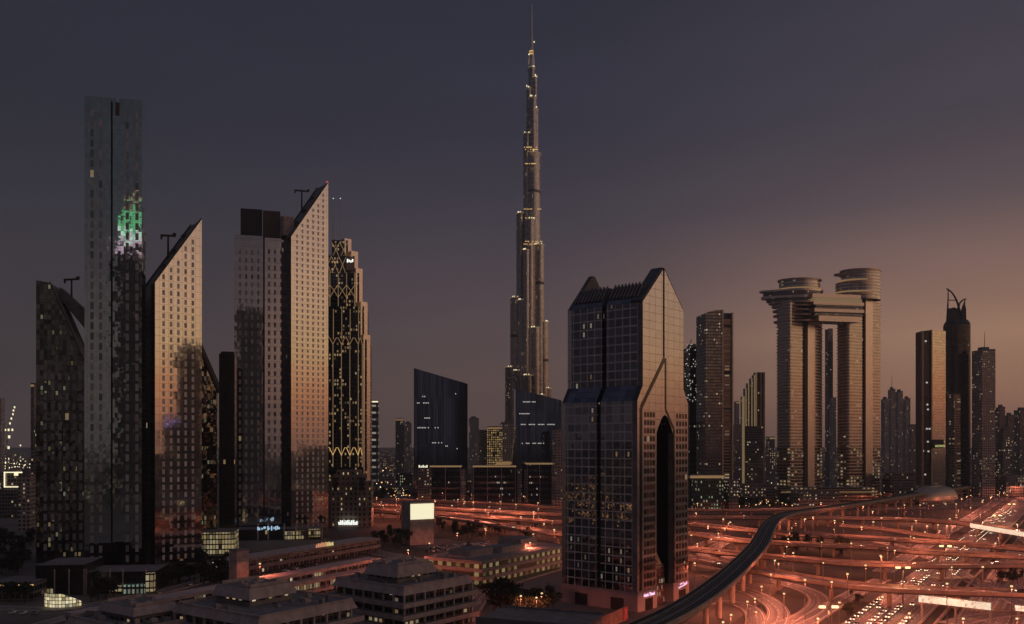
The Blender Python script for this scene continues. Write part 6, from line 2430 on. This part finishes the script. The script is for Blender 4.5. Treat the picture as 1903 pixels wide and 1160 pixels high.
for i, (x, y) in enumerate(tp_list):
    k = i % 3
    o = TP[k] if i < 3 else copy_tree(TP[k])
    rg = next(tx for fn, tx in REG if fn(x, y))
    o['label'] = 'dark %s tree standing %s' % (('bushy', 'rounded', 'loose spreading')[k], rg)
    o['group'] = 'trees ' + rg
    o.location = P(x, y, 0)
    s = RT.uniform(0.75, 1.35) if y > 960 else RT.uniform(0.9, 1.6)
    if x > 1500 and y > 1060:
        s *= 0.6
    if 900 < x < 970 and y > 1110:
        s *= 1.35
    o.scale = (s, s, s * RT.uniform(0.85, 1.15))
    o.rotation_euler.z = RT.uniform(0, 6.28)

# ------------------------------------------------------------------ countless small lights of the far city, low rise mass
def lights_stuff(name, m, regions, rmin, rmax):
    b = MB()
    for (n, x0, x1, y0, y1, z0, z1) in regions:
        for _ in range(n):
            x, y = RT.uniform(x0, x1), RT.uniform(y0, y1)
            z = RT.uniform(z0, z1)
            p = P(x, y, 0) if y > 860 else Q(x, RT.uniform(1700, 3000), 0)
            r = RT.uniform(rmin, rmax) * min(1.8, p.y / 1000)
            q = Vector((p.x, p.y, z))
            u, v, w_ = Vector((r, 0, 0)), Vector((0, r, 0)), Vector((0, 0, r))
            for a, c2, d in ((u, v, w_), (v, -u, w_), (-u, -v, w_), (-v, u, w_), (v, u, -w_), (-u, v, -w_), (-v, -u, -w_), (u, -v, -w_)):
                b.face([q + a, q + c2, q + d])
    return kind(b.build(name, m), 'stuff')


SPK = mat('speck_orange', (0.3, 0.3, 0.3), 0.5, emit=(1.0, 0.50, 0.18), es=1.6, var=0, sample=False)
SPW = mat('speck_white', (0.3, 0.3, 0.3), 0.5, emit=(1.0, 0.85, 0.55), es=1.8, var=0, sample=False)
SPR = mat('speck_red', (0.3, 0.3, 0.3), 0.5, emit=(1.0, 0.10, 0.06), es=1.2, var=0, sample=False)
lights_stuff('city_lights', SPK, [(150, 690, 1040, 905, 935, 3, 12), (130, 1290, 1480, 915, 945, 2, 10), (70, 1480, 1700, 918, 940, 2, 10), (80, 1800, 1903, 880, 925, 2, 14), (60, 690, 770, 870, 900, 3, 20), (60, -20, 66, 900, 960, 2, 10)], 0.35, 1.0)
lights_stuff('city_lights', SPW, [(40, 690, 1040, 905, 935, 3, 14), (70, 1290, 1480, 905, 945, 2, 14), (30, 1480, 1700, 918, 940, 2, 10), (60, 1850, 1903, 880, 905, 10, 60), (150, -20, 66, 868, 910, 2, 40), (25, 700, 770, 870, 900, 3, 16)], 0.3, 0.9)
lights_stuff('city_lights', SPR, [(30, 1290, 1480, 920, 960, 2, 5), (40, 1560, 1903, 900, 960, 1, 3)], 0.3, 0.6)
b = MB()  # unseen specks left of the view, added for the gridded glass to reflect
for _ in range(220):
    q = Vector((RT.uniform(-800, -260), RT.uniform(0, 330), RT.uniform(1, 14) if RT.random() < 0.7 else RT.uniform(14, 46)))
    if q.x > -0.7 * q.y - 60:
        continue
    r = RT.uniform(0.4, 1.2)
    b.rect(q, (1, 0), r * 2, r * 2, q.z, q.z + r * 2, 0, 0, True)
kind(b.build('city_lights', SPK, loc=(0, 0, 0)), 'stuff')
b = MB()
for _ in range(520):
    D = RT.uniform(1700, 4200)
    x = RT.uniform(-1150, 1150) / 1650 * D
    w_, d_, h_ = RT.uniform(14, 60), RT.uniform(14, 40), RT.uniform(8, 34) * (1.0 if D < 2500 else 1.4)
    b.rect((x, D), dirv(RT.uniform(-20, 20)), w_, d_, -0.3, h_, 0, 1)
kind(b.build('distant_low_rise', [FM['lowlit'], M['roof_dark']], loc=(0, 0, 0)), 'stuff')

# ------------------------------------------------------------------ city behind the viewpoint that the mirrored towers show
def mirror(p, p0, n):
    p = Vector((p[0], p[1], 0))
    return p - n * (2 * (p - Vector((p0[0], p0[1], 0))).dot(n))


REFL_BODY = facade('reflected_tower_wall', bay=3.2, flr=4.6, ww=0.42, wh=0.55, frame=(0.045, 0.038, 0.038), glass=(0.36, 0.34, 0.33), gm=0.2, gr=0.5, lit=0.10, ls=0.35)


def behind_tower(label, p0, t, px0, px1, Dm, ytop, crown=None, depth=30):
    n = front(t)
    q0, q1 = mirror(Q(px0, Dm), p0, n), mirror(Q(px1, Dm), p0, n)
    tt = (q0 - q1).normalized()
    L = (q0 - q1).length
    inw = -front(tt)
    if (q0 - Vector((p0[0], p0[1], 0))).dot(inw) < 0:
        inw = -inw
    th = thing('tower', label, 'tower', Vector((q1.x, q1.y, 0)))
    zt = Z(ytop, Dm)
    b = MB()
    foot = [q1, q0, q0 + inw * depth, q1 + inw * depth]
    area = sum(foot[i].x * foot[(i + 1) % 4].y - foot[(i + 1) % 4].x * foot[i].y for i in range(4))
    if area < 0:
        foot = foot[::-1]
    b.prism(foot, 0, zt)
    b.build('wall', [REFL_BODY, M['roof_dark']], th)
    c0 = (q0 + q1) / 2 + inw * depth / 2
    if crown:
        b = MB()
        lv = 14
        for k in range(lv):
            f = 1 - 0.88 * k / (lv - 1)
            zz0 = zt + (crown - zt) * k / lv
            zz1 = zt + (crown - zt) * (k + 0.8) / lv
            hw_, hd = L * 0.46 * f, depth * 0.46 * f
            m_ = 0 if k < 3 else (1 if k < 5 else (2 if k < 11 else 3))
            b.prism([c0 + tt * hw_ + inw * hd, c0 - tt * hw_ + inw * hd, c0 - tt * hw_ - inw * hd, c0 + tt * hw_ - inw * hd][::1], zz0, zz1, m_, m_)
        b.build('lit_crown', [glow_mat('crown_pink', (0.9, 0.55, 0.75), 0.55), glow_mat('crown_white', (0.75, 1.0, 0.85), 0.75), glow_mat('crown_green', (0.22, 0.80, 0.36), 0.5), glow_mat('crown_amber', (0.85, 0.42, 0.25), 0.4)], th)
    else:
        b = MB()
        b.tube([Vector((c0.x, c0.y, zt)), Vector((c0.x, c0.y, zt + 16))], [1.2, 0.5], 6)
        b.build('antenna', M['black'], th)
    return th


behind_tower('tower with a green lit stepped crown, mirrored in the tallest slab', pA, tA, 213, 265, 1100, 466, Z(352, 1100))
behind_tower('dark tower mirrored in the gold tower beside the tallest slab', pB, tB, 328, 371, 1500, 640)
behind_tower('lower dark block mirrored in the gold tower beside the tallest slab', pB, tB, 304, 329, 1560, 772)
behind_tower('dark tower mirrored in the grey slab with black rooftop boxes', pD, tD, 438, 489, 1650, 572)
b = MB()
for _ in range(420):
    a = rad(RT.uniform(52, 308))
    D = RT.uniform(140, 1500) if RT.random() < 0.6 else RT.uniform(400, 2400)
    x, y = math.sin(a) * D, math.cos(a) * D
    if math.hypot(x + 200, y + 130) < 50 or math.hypot(x, y) < 130:
        continue
    if y > 60 and abs(x) / max(y, 1) < 0.9:
        continue
    h_ = RT.uniform(8, 30) + (RT.random() ** 4) * 60 * min(1, D / 700)
    b.rect((x, y), dirv(RT.choice((50, 52, 140, 20))), RT.uniform(14, 46), RT.uniform(14, 40), -0.3, h_, 0, 1)
kind(b.build('city_behind', [FM['lowlit'], M['roof_dark']], loc=(0, 0, 0)), 'stuff')


def behind_block(label, p0, t, px0, px1, Dm, y0, y1, m_, cells):
    n = front(t)
    q0, q1 = mirror(Q(px0, Dm), p0, n), mirror(Q(px1, Dm), p0, n)
    tt = (q0 - q1).normalized()
    L = (q0 - q1).length
    inw = -front(tt)
    if (q0 - Vector((p0[0], p0[1], 0))).dot(inw) < 0:
        inw = -inw
    th = thing('tower', label, 'tower', Vector((q1.x, q1.y, 0)))
    foot = [q1, q0, q0 + inw * 20, q1 + inw * 20]
    if sum(foot[i].x * foot[(i + 1) % 4].y - foot[(i + 1) % 4].x * foot[i].y for i in range(4)) < 0:
        foot = foot[::-1]
    b = MB()
    b.prism(foot, 0, Z(y0, Dm) + 3)
    b.build('wall', [REFL_BODY, M['roof_dark']], th)
    z0, z1 = Z(y1, Dm), Z(y0, Dm)
    for a_, b_, c_, d_ in cells:
        b = MB()
        f = [q1 + tt * L * a_ - inw * 0.5, q1 + tt * L * b_ - inw * 0.5, q1 + tt * L * b_ - inw * 0.1, q1 + tt * L * a_ - inw * 0.1]
        b.prism(f, z0 + (z1 - z0) * c_, z0 + (z1 - z0) * d_, 0, 0, True)
        b.build('lit_panel', m_, th)


PUR = glow_mat('violet_wash', (0.72, 0.36, 0.85), 2.2)
VIO = glow_mat('violet_sign', (0.50, 0.36, 1.0), 0.8)
GRID9 = [(0.02, 0.16, 0.0, 1.0), (0.16, 0.34, 0.45, 0.62), (0.34, 0.46, 0.05, 0.95), (0.56, 0.62, 0.3, 0.7), (0.74, 0.98, 0.15, 0.35), (0.80, 0.98, 0.55, 0.9)]
behind_block('violet lit block mirrored in the leftmost sloped tower', pC, tA, 99, 155, 1000, 896, 936, PUR, GRID9)
behind_block('violet lit block mirrored in the low dark wing', pE, tE, 372, 402, 1250, 884, 944, PUR, GRID9)
behind_block('block with a violet sign mirrored in the gold tower beside the tallest slab', pB, tB, 306, 356, 1540, 776, 789, VIO, [(0.04 + 0.12 * k, 0.12 + 0.12 * k, 0.1 * (k % 3), 0.75 + 0.1 * (k % 2)) for k in range(8)])
# ------------------------------------------------------------------ dusk haze over the city
hm = bpy.data.materials.new('haze')
hm.use_nodes = True
ht = NT(hm.node_tree)
pv = ht.new('ShaderNodeVolumePrincipled')
pv.inputs['Color'].default_value = (0.97, 0.94, 0.93, 1)
pv.inputs['Density'].default_value = 0.0001
pv.inputs['Anisotropy'].default_value = 0.3
ho_ = ht.new('ShaderNodeOutputMaterial')
ht.t.links.new(pv.outputs[0], ho_.inputs['Volume'])
b = MB()
b.prism([(-4600, -2600), (4600, -2600), (4600, 4600), (-4600, 4600)], -1.4, 850.0, 0, 0, True)
kind(b.build('haze', hm, loc=(0, 0, 0)), 'stuff')
